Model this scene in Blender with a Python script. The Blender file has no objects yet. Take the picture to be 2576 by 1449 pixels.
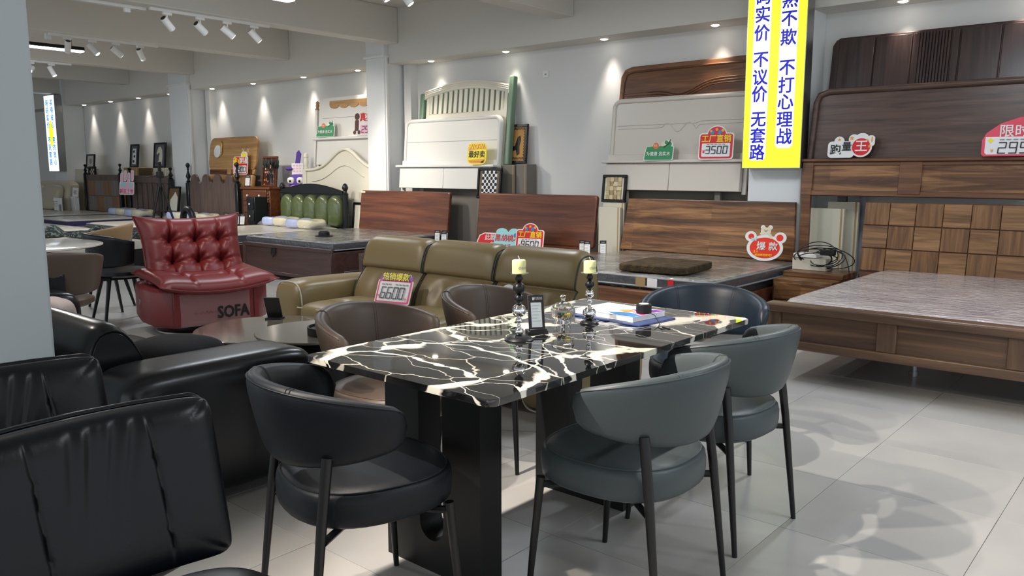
import bpy, bmesh, random
from math import sin, cos, pi, radians, sqrt, exp, atan2, degrees
from mathutils import Vector as V, Matrix as MX

random.seed(7)
sc = bpy.context.scene
col = sc.collection


def lin(h, a=1):
    h = h.lstrip('#')
    c = [int(h[i:i + 2], 16) / 255 for i in (0, 2, 4)]
    return tuple([(x / 12.92 if x <= .04045 else ((x + .055) / 1.055) ** 2.4) for x in c] + [a])


# ------------------------------------------------------------------ camera, world, exposure
cam = bpy.data.objects.new('camera', bpy.data.cameras.new('camera'))
col.objects.link(cam)
cam.location = (0, 0, 1.32)
cam.rotation_euler = (radians(90 - 8.2), 0, radians(40.6))
cam.data.sensor_width = 36
cam.data.lens = 28.44
cam.data.clip_start = .05
sc.camera = cam
sc.view_settings.view_transform = 'Standard'
sc.view_settings.look = 'None'
sc.view_settings.gamma = 1
sc.view_settings.use_curve_mapping = False
sc.view_settings.exposure = 0.1
w = bpy.data.worlds.new('world')
sc.world = w
w.use_nodes = True
w.node_tree.nodes['Background'].inputs[0].default_value = lin('#dae2e8')
w.node_tree.nodes['Background'].inputs[1].default_value = 1.35
E_NICHE, E_TRACK, E_TABLE, E_PANEL = 19, 85, 250, 36


def lamp(name, kind, loc, energy, color, parent=None, rot=None, size=.05, spot=None, blend=.5, target=None, sy=None):
    d = bpy.data.lights.new(name, kind)
    d.energy = energy
    d.color = color
    if kind == 'SPOT':
        d.spot_size = radians(spot)
        d.spot_blend = blend
        d.shadow_soft_size = size
    elif kind == 'AREA':
        d.shape = 'RECTANGLE'
        d.size = size
        d.size_y = sy or size
    o = bpy.data.objects.new(name, d)
    col.objects.link(o)
    o.parent = parent
    o.location = loc
    if target is not None:
        o.rotation_euler = (V(target) - V(loc)).to_track_quat('-Z', 'Y').to_euler()
    elif rot:
        o.rotation_euler = rot
    return o


WARM = (1, .90, .79)
NEUT = (1, .93, .85)
COOL = (.86, .93, 1)

# ------------------------------------------------------------------ mesh builder


class B:
    def __init__(s):
        s.bm = bmesh.new()

    def mark(s):
        s.bm.verts.index_update()
        return set(s.bm.verts)

    def xf(s, mk, m):
        for v in s.bm.verts:
            if v not in mk:
                v.co = m @ v.co
        return s

    def box(s, x0, x1, y0, y1, z0, z1, bev=0, seg=2):
        r = bmesh.ops.create_cube(s.bm, size=1)
        vs = r['verts']
        for v in vs:
            v.co = ((x0 + x1) / 2 + v.co.x * (x1 - x0), (y0 + y1) / 2 + v.co.y * (y1 - y0), (z0 + z1) / 2 + v.co.z * (z1 - z0))
        if bev > 0:
            es = list({e for v in vs for e in v.link_edges})
            bmesh.ops.bevel(s.bm, geom=es, offset=bev, segments=seg, profile=.5, affect='EDGES')
        return s

    def grid(s, f, nu, nv, cu=False, cv=False, cap0=False, cap1=False):
        nu1 = nu if cu else nu + 1
        nv1 = nv if cv else nv + 1
        g = [[s.bm.verts.new(f(i / nu, j / nv)) for j in range(nv1)] for i in range(nu1)]
        for i in range(nu):
            for j in range(nv):
                a, b = i, (i + 1) % nu1
                c, d = j, (j + 1) % nv1
                q = [g[a][c], g[b][c], g[b][d], g[a][d]]
                try:
                    s.bm.faces.new(q)
                except ValueError:
                    pass
        if cap0:
            s.bm.faces.new([g[0][j] for j in range(nv1)])
        if cap1:
            s.bm.faces.new([g[nu1 - 1][j] for j in range(nv1)][::-1])
        return s

    def tube(s, pts, r, n=8, closed=False):
        pts = [V(p) for p in pts]
        k = len(pts)
        rs = r if isinstance(r, (list, tuple)) else [r] * k
        rings = []
        t0 = None
        for i, p in enumerate(pts):
            if closed:
                t = (pts[(i + 1) % k] - pts[i - 1]).normalized()
            else:
                t = (pts[min(i + 1, k - 1)] - pts[max(i - 1, 0)]).normalized()
            if t0 is None:
                a = V((0, 0, 1)) if abs(t.z) < .9 else V((1, 0, 0))
                nrm = t.cross(a).normalized()
            else:
                nrm = (nrm - t * nrm.dot(t)).normalized()
            t0 = t
            bn = t.cross(nrm)
            rings.append([s.bm.verts.new(p + (nrm * cos(2 * pi * q / n) + bn * sin(2 * pi * q / n)) * rs[i]) for q in range(n)])
        for i in range(k if closed else k - 1):
            A, Bq = rings[i], rings[(i + 1) % k]
            for q in range(n):
                s.bm.faces.new([A[q], A[(q + 1) % n], Bq[(q + 1) % n], Bq[q]])
        if not closed:
            s.bm.faces.new(rings[0][::-1])
            s.bm.faces.new(rings[-1])
        return s

    def lathe(s, prof, n=24, c=(0, 0, 0), sx=1, sy=1):
        rings = []
        for r, z in prof:
            if r < 1e-6:
                rings.append([s.bm.verts.new((c[0], c[1], c[2] + z))])
            else:
                rings.append([s.bm.verts.new((c[0] + r * sx * cos(2 * pi * q / n), c[1] + r * sy * sin(2 * pi * q / n), c[2] + z)) for q in range(n)])
        for A, Bq in zip(rings, rings[1:]):
            for q in range(n):
                p = (q + 1) % n
                if len(A) == 1 and len(Bq) == 1:
                    continue
                if len(A) == 1:
                    s.bm.faces.new([A[0], Bq[p], Bq[q]])
                elif len(Bq) == 1:
                    s.bm.faces.new([A[q], A[p], Bq[0]])
                else:
                    s.bm.faces.new([A[q], A[p], Bq[p], Bq[q]])
        for R, rev in ((rings[0], True), (rings[-1], False)):
            if len(R) > 1:
                s.bm.faces.new(R[::-1] if rev else R)
        return s

    def prism(s, poly, y0, y1, bev=0, axis='y'):
        if axis == 'y':
            P = lambda a, t: (a[0], t, a[1])
        elif axis == 'z':
            P = lambda a, t: (a[0], a[1], t)
        else:
            P = lambda a, t: (t, a[0], a[1])
        A = [s.bm.verts.new(P(p, y0)) for p in poly]
        C = [s.bm.verts.new(P(p, y1)) for p in poly]
        f = [s.bm.faces.new(A), s.bm.faces.new(C[::-1])]
        n = len(poly)
        for i in range(n):
            s.bm.faces.new([A[i], C[i], C[(i + 1) % n], A[(i + 1) % n]])
        if bev > 0:
            es = list({e for q in f for e in q.edges})
            bmesh.ops.bevel(s.bm, geom=es, offset=bev, segments=2, profile=.5, affect='EDGES')
        return s

    def puff(s, x0, x1, y0, y1, z0, z1, k=6, n=8, fn=None):
        """rounded, slightly inflated cushion box"""
        old = s.mark()
        r = bmesh.ops.create_cube(s.bm, size=2)
        es = list({e for v in r['verts'] for e in v.link_edges})
        bmesh.ops.subdivide_edges(s.bm, edges=es, cuts=n, use_grid_fill=True)
        vs = [v for v in s.bm.verts if v not in old]
        cx, cy, cz = (x0 + x1) / 2, (y0 + y1) / 2, (z0 + z1) / 2
        for v in vs:
            p = v.co
            m = (abs(p.x) ** k + abs(p.y) ** k + abs(p.z) ** k) ** (1 / k)
            p = p / m
            if fn:
                p = V(fn(p.x, p.y, p.z))
            v.co = (cx + p.x * (x1 - x0) / 2, cy + p.y * (y1 - y0) / 2, cz + p.z * (z1 - z0) / 2)
        return s

    def text(s, body, size, cx, cz, y, bold=0, sx=1, line=1.0, align='CENTER'):
        vs, fs = glyphs(body, size, 0, line, align)
        d = bold * size * .55
        for n_, (ox, oz) in enumerate(((-d, -d), (d, -d), (-d, d), (d, d), (0, 0)) if bold else ((0, 0),)):
            nv = [s.bm.verts.new((cx + ox + p[0] * sx, y - n_ * .0002, cz + oz + p[1])) for p in vs]
            for f in fs:
                try:
                    s.bm.faces.new([nv[i] for i in f])
                except ValueError:
                    pass
        return s

    def obj(s, name, mat, parent=None, ang=38, recalc=True):
        if recalc:
            bmesh.ops.recalc_face_normals(s.bm, faces=s.bm.faces)
        flat = []
        if ang:
            ar = {f: f.calc_area() for f in s.bm.faces}
            for i, f in enumerate(s.bm.faces):
                nb = [ar[g] for e in f.edges for g in e.link_faces if g is not f]
                if nb and ar[f] > 4 * sum(nb) / len(nb):
                    flat.append(i)
        me = bpy.data.meshes.new(name)
        s.bm.to_mesh(me)
        s.bm.free()
        if ang:
            me.shade_smooth()
            me.set_sharp_from_angle(angle=radians(ang))
            for i in flat:
                me.polygons[i].use_smooth = False
        if mat:
            me.materials.append(mat)
        o = bpy.data.objects.new(name, me)
        col.objects.link(o)
        o.parent = parent
        return o


_gc = {}


def glyphs(body, size, bold, line, align):
    k = (body, bold, line, align)
    if k not in _gc:
        cu = bpy.data.curves.new('t', 'FONT')
        cu.body = body
        cu.size = 1
        cu.align_x = align
        cu.align_y = 'CENTER'
        cu.space_line = line
        cu.resolution_u = 2
        cu.offset = bold
        o = bpy.data.objects.new('t', cu)
        col.objects.link(o)
        dg = bpy.context.evaluated_depsgraph_get()
        dg.update()
        me = bpy.data.meshes.new_from_object(o.evaluated_get(dg))
        _gc[k] = ([tuple(v.co[:2]) for v in me.vertices], [tuple(p.vertices) for p in me.polygons])
        bpy.data.objects.remove(o)
        bpy.data.meshes.remove(me)
        bpy.data.curves.remove(cu)
    vs, fs = _gc[k]
    return [(x * size, y * size) for x, y in vs], fs


def thing(name, label, cat, loc=(0, 0, 0), rz=0, group=None, rx=0):
    o = bpy.data.objects.new(name, None)
    o.empty_display_size = .1
    col.objects.link(o)
    o.location = loc
    o.rotation_euler = (rx, 0, rz)
    o['label'] = label
    o['category'] = cat
    if group:
        o['group'] = group
    return o


def tag(o, label, cat, group=None):
    o['label'] = label
    o['category'] = cat
    if group:
        o['group'] = group
    return o


def struct(o, label=None):
    o['kind'] = 'structure'
    if label:
        o['label'] = label
    return o


def dup(root, loc, rz=None, label=None, mats=None, group=None):
    def cp(o, par):
        c = o.copy()
        if mats and c.data and c.type == 'MESH' and c.data.materials and c.data.materials[0].name in mats:
            c.data = c.data.copy()
            c.data.materials[0] = mats[c.data.materials[0].name]
        col.objects.link(c)
        c.parent = par
        for ch in o.children:
            cp(ch, c)
        return c
    r = cp(root, None)
    r.location = loc
    if rz is not None:
        r.rotation_euler = (r.rotation_euler[0], 0, rz)
    if label:
        r['label'] = label
    if group:
        r['group'] = group
    return r


def rr(cx, cz, w, h, r, n=5):
    out = []
    for sx, sz, a0 in ((1, 1, 0), (-1, 1, 90), (-1, -1, 180), (1, -1, 270)):
        for i in range(n + 1):
            a = radians(a0 + 90 * i / n)
            out.append((cx + sx * (w / 2 - r) + r * cos(a), cz + sz * (h / 2 - r) + r * sin(a)))
    return out


def el(cx, cz, rx, rz=None, n=24, a0=0, a1=360):
    rz = rz or rx
    m = n if a1 - a0 >= 360 else n + 1
    return [(cx + rx * cos(radians(a0 + (a1 - a0) * i / n)), cz + rz * sin(radians(a0 + (a1 - a0) * i / n))) for i in range(m)]


def star(cx, cz, r, q=.45, n=5, rot=90):
    return [(cx + (r if i % 2 == 0 else r * q) * cos(radians(rot + 180 * i / n)), cz + (r if i % 2 == 0 else r * q) * sin(radians(rot + 180 * i / n))) for i in range(2 * n)]


def seg7(txt, cx, cz, w, h, t, gap=.35, slant=.08):
    S = {'0': 'abcdef', '1': 'bc', '2': 'abged', '3': 'abgcd', '4': 'fgbc', '5': 'afgcd', '6': 'afgcde', '7': 'abc', '8': 'abcdefg', '9': 'abfgcd'}
    n = len(txt)
    st = w * (1 + gap)
    x0 = cx - st * (n - 1) / 2
    out = []
    for i, ch in enumerate(txt):
        x = x0 + i * st
        a, b = x - w / 2, x + w / 2
        u, m, l = cz + h / 2, cz, cz - h / 2
        g = t * .25
        bars = {'a': (a + g, b - g, u - t, u), 'd': (a + g, b - g, l, l + t), 'g': (a + g, b - g, m - t / 2, m + t / 2),
                'f': (a, a + t, m + g, u - g), 'b': (b - t, b, m + g, u - g), 'e': (a, a + t, l + g, m - g), 'c': (b - t, b, l + g, m - g)}
        for c in S[ch]:
            p, q, r, s = bars[c]
            k = lambda X, Z: (X + (Z - cz) * slant, Z)
            out.append([k(p, r), k(q, r), k(q, s), k(p, s)])
    return out


# ------------------------------------------------------------------ materials
MT = {}


def mat(name, color, rough=.5, metal=0, bump=None, coat=0, coat_rough=.05, emit=0, trans=0, ior=1.45, var=None, spec=.5, alpha=1):
    if name in MT:
        return MT[name]
    m = bpy.data.materials.new(name)
    MT[name] = m
    m.use_nodes = True
    nt = m.node_tree
    b = nt.nodes['Principled BSDF']
    c = lin(color) if isinstance(color, str) else color
    b.inputs['Base Color'].default_value = c
    b.inputs['Roughness'].default_value = rough
    b.inputs['Metallic'].default_value = metal
    b.inputs['IOR'].default_value = ior
    b.inputs['Specular IOR Level'].default_value = spec
    if coat:
        b.inputs['Coat Weight'].default_value = coat
        b.inputs['Coat Roughness'].default_value = coat_rough
    if trans:
        b.inputs['Transmission Weight'].default_value = trans
    if emit:
        b.inputs['Emission Color'].default_value = c
        b.inputs['Emission Strength'].default_value = emit
    if alpha < 1:
        b.inputs['Alpha'].default_value = alpha
    L = nt.links
    tc = None
    if bump or var:
        tc = nt.nodes.new('ShaderNodeTexCoord')
    if bump:  # (scale, strength, distance, stretch, target)
        scale, st, dist = bump[:3]
        mp = nt.nodes.new('ShaderNodeMapping')
        mp.inputs['Scale'].default_value = bump[3] if len(bump) > 3 else (1, 1, 1)
        L.new(tc.outputs['Object'], mp.inputs[0])
        n = nt.nodes.new('ShaderNodeTexNoise')
        n.inputs['Scale'].default_value = scale
        n.inputs['Detail'].default_value = 3
        n.inputs['Distortion'].default_value = bump[4] if len(bump) > 4 else 0
        L.new(mp.outputs[0], n.inputs['Vector'])
        bp = nt.nodes.new('ShaderNodeBump')
        bp.inputs['Strength'].default_value = st
        bp.inputs['Distance'].default_value = dist
        L.new(n.outputs['Fac'], bp.inputs['Height'])
        if coat and len(bump) > 5:
            L.new(bp.outputs[0], b.inputs['Coat Normal'])
            bp2 = nt.nodes.new('ShaderNodeBump')
            bp2.inputs['Strength'].default_value = st * .4
            bp2.inputs['Distance'].default_value = dist
            L.new(n.outputs['Fac'], bp2.inputs['Height'])
            L.new(bp2.outputs[0], b.inputs['Normal'])
        else:
            L.new(bp.outputs[0], b.inputs['Normal'])
    if var:  # (color2, scale, lo, hi)
        n = nt.nodes.new('ShaderNodeTexNoise')
        n.inputs['Scale'].default_value = var[1]
        n.inputs['Detail'].default_value = 4
        L.new(tc.outputs['Object'], n.inputs['Vector'])
        r = nt.nodes.new('ShaderNodeValToRGB')
        r.color_ramp.elements[0].position = var[2]
        r.color_ramp.elements[1].position = var[3]
        r.color_ramp.elements[0].color = c
        r.color_ramp.elements[1].color = lin(var[0])
        L.new(n.outputs['Fac'], r.inputs[0])
        L.new(r.outputs[0], b.inputs['Base Color'])
    return m


def wood(name, c1, c2, axis='x', rough=.38, scale=1.0, plank=0, c3=None, contrast=(.3, .72)):
    """long-grain timber: stretched, distorted noise along one axis; optional glued staves of slightly different tone"""
    if name in MT:
        return MT[name]
    m = bpy.data.materials.new(name)
    MT[name] = m
    m.use_nodes = True
    nt = m.node_tree
    L = nt.links
    b = nt.nodes['Principled BSDF']
    b.inputs['Roughness'].default_value = rough
    tc = nt.nodes.new('ShaderNodeTexCoord')
    oi = nt.nodes.new('ShaderNodeObjectInfo')
    ad = nt.nodes.new('ShaderNodeVectorMath')
    mul = nt.nodes.new('ShaderNodeMath')
    mul.operation = 'MULTIPLY'
    mul.inputs[1].default_value = 13
    L.new(oi.outputs['Random'], mul.inputs[0])
    L.new(tc.outputs['Object'], ad.inputs[0])
    L.new(mul.outputs[0], ad.inputs[1])
    mp = nt.nodes.new('ShaderNodeMapping')
    s = [9 * scale] * 3
    s['xyz'.index(axis)] = .55 * scale
    mp.inputs['Scale'].default_value = s
    L.new(ad.outputs[0], mp.inputs[0])
    n = nt.nodes.new('ShaderNodeTexNoise')
    n.inputs['Scale'].default_value = 1.6
    n.inputs['Detail'].default_value = 7
    n.inputs['Roughness'].default_value = .62
    n.inputs['Distortion'].default_value = .9
    L.new(mp.outputs[0], n.inputs['Vector'])
    r = nt.nodes.new('ShaderNodeValToRGB')
    e = r.color_ramp.elements
    e[0].position, e[1].position = contrast
    e[0].color = lin(c1)
    e[1].color = lin(c2)
    if c3:
        q = e.new(sum(contrast) / 2)
        q.color = lin(c3)
    L.new(n.outputs['Fac'], r.inputs[0])
    out = r.outputs[0]
    if plank:
        br = nt.nodes.new('ShaderNodeTexWhiteNoise')
        br.noise_dimensions = '2D'
        mp2 = nt.nodes.new('ShaderNodeMapping')
        L.new(tc.outputs['Object'], mp2.inputs[0])
        if axis == 'x':
            mp2.inputs['Rotation'].default_value = (radians(-90), 0, 0)
        mp2.inputs['Scale'].default_value = (1.1, 1 / plank, 1 / plank)
        fl = nt.nodes.new('ShaderNodeVectorMath')
        fl.operation = 'FLOOR'
        L.new(mp2.outputs[0], fl.inputs[0])
        L.new(fl.outputs[0], br.inputs['Vector'])
        mr = nt.nodes.new('ShaderNodeMapRange')
        mr.inputs['To Min'].default_value = .72
        mr.inputs['To Max'].default_value = 1.25
        L.new(br.outputs['Value'], mr.inputs[0])
        mx = nt.nodes.new('ShaderNodeMix')
        mx.data_type = 'RGBA'
        mx.blend_type = 'MULTIPLY'
        mx.inputs[0].default_value = 1
        L.new(out, mx.inputs[6])
        L.new(mr.outputs[0], mx.inputs[7])
        out = mx.outputs[2]
    L.new(out, b.inputs['Base Color'])
    return m


def marble(name):
    m = bpy.data.materials.new(name)
    m.use_nodes = True
    nt = m.node_tree
    L = nt.links
    N = nt.nodes.new
    b = nt.nodes['Principled BSDF']
    b.inputs['Roughness'].default_value = .03
    b.inputs['Specular IOR Level'].default_value = .6
    b.inputs['Coat Weight'].default_value = .6
    b.inputs['Coat Roughness'].default_value = .01
    tc = N('ShaderNodeTexCoord')

    def warp(amount, scale, seed, src):
        n = N('ShaderNodeTexNoise')
        n.inputs['Scale'].default_value = scale
        n.inputs['Detail'].default_value = 3
        mp = N('ShaderNodeMapping')
        mp.inputs['Location'].default_value = (seed, seed, 0)
        L.new(src, mp.inputs[0])
        L.new(mp.outputs[0], n.inputs['Vector'])
        q = N('ShaderNodeVectorMath')
        q.operation = 'SUBTRACT'
        q.inputs[1].default_value = (.5, .5, .5)
        L.new(n.outputs['Color'], q.inputs[0])
        k = N('ShaderNodeVectorMath')
        k.operation = 'SCALE'
        k.inputs['Scale'].default_value = amount
        L.new(q.outputs[0], k.inputs[0])
        ad = N('ShaderNodeVectorMath')
        L.new(src, ad.inputs[0])
        L.new(k.outputs[0], ad.inputs[1])
        return ad.outputs[0]

    def crack(scale, st, rot, wlo, whi, lo, hi, seed, wscale):
        src = warp(.05, 11, seed, warp(.45, 1.7, seed + 5, tc.outputs['Object']))
        mp = N('ShaderNodeMapping')
        mp.inputs['Rotation'].default_value = (0, 0, radians(rot))
        mp.inputs['Scale'].default_value = st
        mp.inputs['Location'].default_value = (seed, seed * .7, 0)
        L.new(src, mp.inputs[0])
        v = N('ShaderNodeTexVoronoi')
        v.voronoi_dimensions = '2D'
        v.feature = 'DISTANCE_TO_EDGE'
        v.inputs['Scale'].default_value = scale
        L.new(mp.outputs[0], v.inputs['Vector'])
        wn = N('ShaderNodeTexNoise')
        wn.inputs['Scale'].default_value = wscale
        wn.inputs['Detail'].default_value = 5
        wn.inputs['Roughness'].default_value = .62
        L.new(mp.outputs[0], wn.inputs['Vector'])
        mr = N('ShaderNodeMapRange')
        mr.inputs['From Min'].default_value = lo
        mr.inputs['From Max'].default_value = hi
        mr.inputs['To Min'].default_value = wlo
        mr.inputs['To Max'].default_value = whi
        L.new(wn.outputs['Fac'], mr.inputs[0])
        d = N('ShaderNodeMath')
        d.operation = 'DIVIDE'
        L.new(v.outputs['Distance'], d.inputs[0])
        L.new(mr.outputs[0], d.inputs[1])
        k = N('ShaderNodeMapRange')
        k.inputs['From Min'].default_value = .7
        k.inputs['From Max'].default_value = 1.3
        k.inputs['To Min'].default_value = 1
        k.inputs['To Max'].default_value = 0
        L.new(d.outputs[0], k.inputs[0])
        return k.outputs[0]

    v1 = crack(2.3, (1, .62, 1), -28, .005, .13, .46, .64, 2.3, 2.4)
    v2 = crack(4.2, (.55, 1, 1), 24, .005, .10, .45, .66, 7.7, 3.4)
    v3 = crack(7.5, (.4, 1, 1), 38, .006, .022, .48, .72, 12.1, 3.0)
    mx = N('ShaderNodeMath')
    mx.operation = 'MAXIMUM'
    L.new(v1, mx.inputs[0])
    L.new(v2, mx.inputs[1])
    h = N('ShaderNodeMath')
    h.operation = 'MULTIPLY'
    h.inputs[1].default_value = .6
    L.new(v3, h.inputs[0])
    m2 = N('ShaderNodeMath')
    m2.operation = 'MAXIMUM'
    L.new(mx.outputs[0], m2.inputs[0])
    L.new(h.outputs[0], m2.inputs[1])
    base = N('ShaderNodeTexNoise')
    base.inputs['Scale'].default_value = 5
    base.inputs['Detail'].default_value = 6
    L.new(tc.outputs['Object'], base.inputs['Vector'])
    r = N('ShaderNodeValToRGB')
    r.color_ramp.elements[0].color = lin('#0c0c0e')
    r.color_ramp.elements[1].color = lin('#2b2a2a')
    r.color_ramp.elements[0].position = .4
    r.color_ramp.elements[1].position = .75
    L.new(base.outputs['Fac'], r.inputs[0])
    mixc = N('ShaderNodeMix')
    mixc.data_type = 'RGBA'
    L.new(m2.outputs[0], mixc.inputs[0])
    L.new(r.outputs[0], mixc.inputs[6])
    mixc.inputs[7].default_value = lin('#e6e2d2')
    L.new(mixc.outputs[2], b.inputs['Base Color'])
    return m


m_wall = mat('wall_paint', '#dcdcda', .8, spec=.15, bump=(60, .05, .002))
m_ceil = mat('ceiling_paint', '#d6d3cc', .8)
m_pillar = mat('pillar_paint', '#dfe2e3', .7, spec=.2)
m_pillarn = mat('near_pillar_paint', '#bcc4c8', .7, spec=.2)  # same white pillars; dimmer bluish daylight put into this copy's colour
m_floor = mat('floor_tile', '#b8b5b1', .3, var=('#aba9a7', 1.6, .35, .65), bump=(3, .04, .002))
m_grout = mat('grout', '#9a9894', .7)
m_white = mat('white_plastic', '#e6e6e4', .4)
m_whitepaint = mat('white_lacquer', '#e2e1dc', .3)
m_cream = mat('cream_lacquer', '#e0dccb', .32)
m_green = mat('sage_lacquer', '#6f8a74', .35)
m_greige = mat('greige_lacquer', '#cfc7bd', .28)
m_black = mat('black_metal', '#0f0f11', .35, 0)
m_blackmat = mat('black_matte', '#0c0c0e', .5)
m_blackwood = mat('black_painted_wood', '#14171b', .35)
m_chrome = mat('chrome', '#e8e8ea', .05, 1)
m_steel = mat('steel', '#a8a8aa', .3, 1)
m_glass = mat('glass', '#ffffff', .02, trans=1, ior=1.3)
m_brass = mat('brass', '#c9a765', .25, 1)
LB = (260, .12, .0015)
m_l_grey = mat('grey_leather', '#434b4e', .42, spec=.4, bump=LB)
m_l_dark = mat('charcoal_leather', '#13171d', .45, spec=.3, bump=LB)
m_l_navy = mat('navy_leather', '#16222f', .42, bump=LB)
m_l_brown = mat('brown_leather', '#594a40', .42, bump=LB)
m_l_black = mat('black_leather', '#060a10', .3, spec=.32, bump=(110, .1, .002))
m_l_sofa = mat('black_sofa_leather', '#0c0f14', .27, spec=.55, bump=(110, .1, .002))
m_l_tan = mat('olive_tan_leather', '#7d6c49', .36, bump=LB)
m_l_caramel = mat('caramel_leather', '#a58762', .45)
m_l_red = mat('red_leather', '#6c2224', .4, bump=(40, .12, .003))
m_l_beige = mat('beige_leather', '#b9b09c', .45)
m_piping = mat('pale_piping', '#b9b3a2', .5)
m_dpiping = mat('dark_piping', '#2f3b3e', .5)
m_w_wal = wood('walnut', '#4a2c1c', '#8d6443', 'x', .36, 1.0, c3='#6b452c')
m_w_stave = wood('walnut_staves', '#43291a', '#9a7048', 'x', .34, 1.2, plank=.07, c3='#6f4a2c', contrast=(.34, .66))
m_w_walz = wood('walnut_vertical', '#54361f', '#987048', 'z', .36, 1.6, c3='#7a5534')
m_w_sqx = wood('walnut_square_x', '#5a3c26', '#a67d55', 'x', .36, 1.6, c3='#85603d')
m_w_red = wood('red_walnut', '#4a281b', '#814f37', 'x', .32, .9, c3='#653a27')
m_w_dark = wood('dark_walnut', '#2a2022', '#4d3b37', 'z', .3, 1.2)
m_w_darkx = wood('dark_walnut_x', '#3a2c28', '#6a5247', 'x', .34, 1.2)
m_w_foot = wood('footboard_walnut', '#3f2d22', '#7a5e48', 'x', .38, 1.1, c3='#5c4534')
m_w_footz = wood('footboard_walnut_vertical', '#3f2d22', '#6e543f', 'z', .38, 1.1)
m_w_oak = wood('oak', '#9a7143', '#c99f69', 'x', .4, .9)
m_w_bed = wood('bed_base_brown', '#3a2623', '#573c36', 'x', .4, .8)
m_w_ash = wood('smoked_ash', '#4a3c38', '#6f5c55', 'z', .42, 1.3)
m_w_cherry = wood('cherry_drawer', '#4a2413', '#83502e', 'x', .35, .9)
m_matt = mat('plastic_wrapped_mattress', '#cdc2c0', .45, coat=1, coat_rough=.08, bump=(4, .9, .04, (1, 3.5, 1), 1.5, 1), var=('#b5aaae', 3, .4, .62))
m_matt2 = mat('plastic_wrapped_dark_mattress', '#62615f', .45, coat=1, coat_rough=.07, bump=(7, .6, .03, (1, 2.5, 1), 1.5, 1), var=('#8d8b86', 6, .45, .6))
m_mattw = mat('cream_mattress', '#c9c4b8', .5, coat=.6, coat_rough=.15, bump=(6, .4, .02, (1, 2, 1), 1, 1))
m_matside = mat('mattress_side', '#4b4d52', .4, coat=1, coat_rough=.08, bump=(14, .6, .02, (1, 1, 1), 1, 1))
m_blue = mat('blue_foam', '#a9b8e4', .5, coat=1, coat_rough=.1, bump=(16, .4, .01, (1, 1, 1), 1, 1))
m_foam = mat('cream_foam', '#d9d2b4', .5, coat=1, coat_rough=.1, bump=(16, .4, .01, (1, 1, 1), 1, 1))
m_greenup = mat('green_upholstery', '#55623a', .35, coat=1, coat_rough=.05, bump=(3, .3, .02, (1, 1, .3), 1, 1))
m_carton = mat('carton_grey', '#77726a', .8)
m_cartonb = mat('carton_brown', '#a58a5f', .85)
m_panelc = mat('cream_panel', '#c8c3b2', .55)
m_candle = mat('candle_wax', '#dcdc9c', .5)
m_paper = mat('paper', '#e9e9ea', .6)
m_red = mat('print_red', '#d8232a', .4)
m_orangered = mat('print_vermilion', '#e8341c', .4)
m_yellow = mat('print_yellow', '#f6e21b', .4)
m_orange = mat('print_orange', '#e8a24a', .4)
m_pgreen = mat('print_green', '#2e8a55', .4)
m_cyan = mat('print_cyan', '#9fdce0', .4)
m_pink = mat('print_pink', '#e0357f', .4)
m_lpink = mat('print_pale_pink', '#f2b7cf', .4)
m_purple = mat('print_purple', '#8a2fb0', .4)
m_ink = mat('print_black', '#17181c', .4)
m_navyink = mat('print_navy', '#2a2c4a', .4)
m_pgrey = mat('print_grey', '#8f9196', .5)
m_pblue = mat('print_blue', '#3f86c9', .4)

# ------------------------------------------------------------------ structure
T = .61
b = B()
b.box(-26, 5, -6, 8.1, -.06, -.006)
floor = struct(b.obj('floor', m_grout, ang=0), 'large pale grey floor tiles of the showroom')
b = B()
b.box(-T / 2 + .0008, T / 2 - .0008, -T / 2 + .0008, T / 2 - .0008, -.006, 0, .0008, 1)
tile0 = b.obj('floor_tile', m_floor, floor, ang=30)
tm = tile0.data
first = True
far = B()
for i in range(-41, 10):
    for j in range(-14, 9):
        cx, cy = -1.11 + T * (i + .5), 2.84 + T * (j + .5)
        if -13 <= i < 3 and -4 <= j < 8:
            if first:
                t = tile0
                first = False
            else:
                t = bpy.data.objects.new('floor_tile', tm)
                col.objects.link(t)
                t.parent = floor
            t.location = (cx, cy, 0)
        else:
            y1 = min(cy + T / 2, 8.03) - .0012
            far.box(cx - T / 2 + .0012, cx + T / 2 - .0008, cy - T / 2 + .0012, y1, -.006, 0)
o = far.obj('distant_floor_tiles', m_floor, floor, ang=0)
o['kind'] = 'stuff'

b = B()
b.box(-26, 5, 8.03, 8.15, 0, 3.6)
struct(b.obj('wall_back', m_wall, ang=0), 'white back wall lit by niche downlights')
b = B()
b.box(-26.1, -26, -6, 8.15, 0, 3.6)
struct(b.obj('wall_left', m_wall, ang=0), 'white end wall at the far left')
b = B()
b.box(-26, 5, -6, 8.15, 3.52, 3.6)
struct(b.obj('ceiling', m_ceil, ang=0), 'grey white ceiling between the beams')
b = B()
b.box(-26, 5, 7.65, 8.03, 2.8, 3.52)
struct(b.obj('trim_1', m_ceil, ang=0), 'soffit box with downlights along the back wall')
n = 2
BEAMS = [0.0, -2.95, -5.76, -8.73, -11.28, -14.22, -16.8, -20.1]
for bx in BEAMS:
    b = B()
    b.box(bx - .125, bx + .125, -6, 7.65, 3.05, 3.52, .008, 1)
    struct(b.obj('trim_%d' % n, m_ceil, ang=0), 'white ceiling beam running to the back wall')
    n += 1
for x0, x1, y0, y1, zt in ((-3.46, -2.93, 7.6, 8.03, 3.52), (-9.22, -8.83, 7.58, 8.03, 3.52), (-14.95, -14.28, 7.58, 8.03, 3.52), (-20.6, -19.9, 7.58, 8.03, 3.52), (-3.95, -3.3, .45, 1.165, 3.52)):
    b = B()
    b.box(x0, x1, y0, y1, 0, zt, .012, 2)
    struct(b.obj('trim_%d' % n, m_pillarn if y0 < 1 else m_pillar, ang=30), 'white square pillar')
    n += 1
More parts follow.
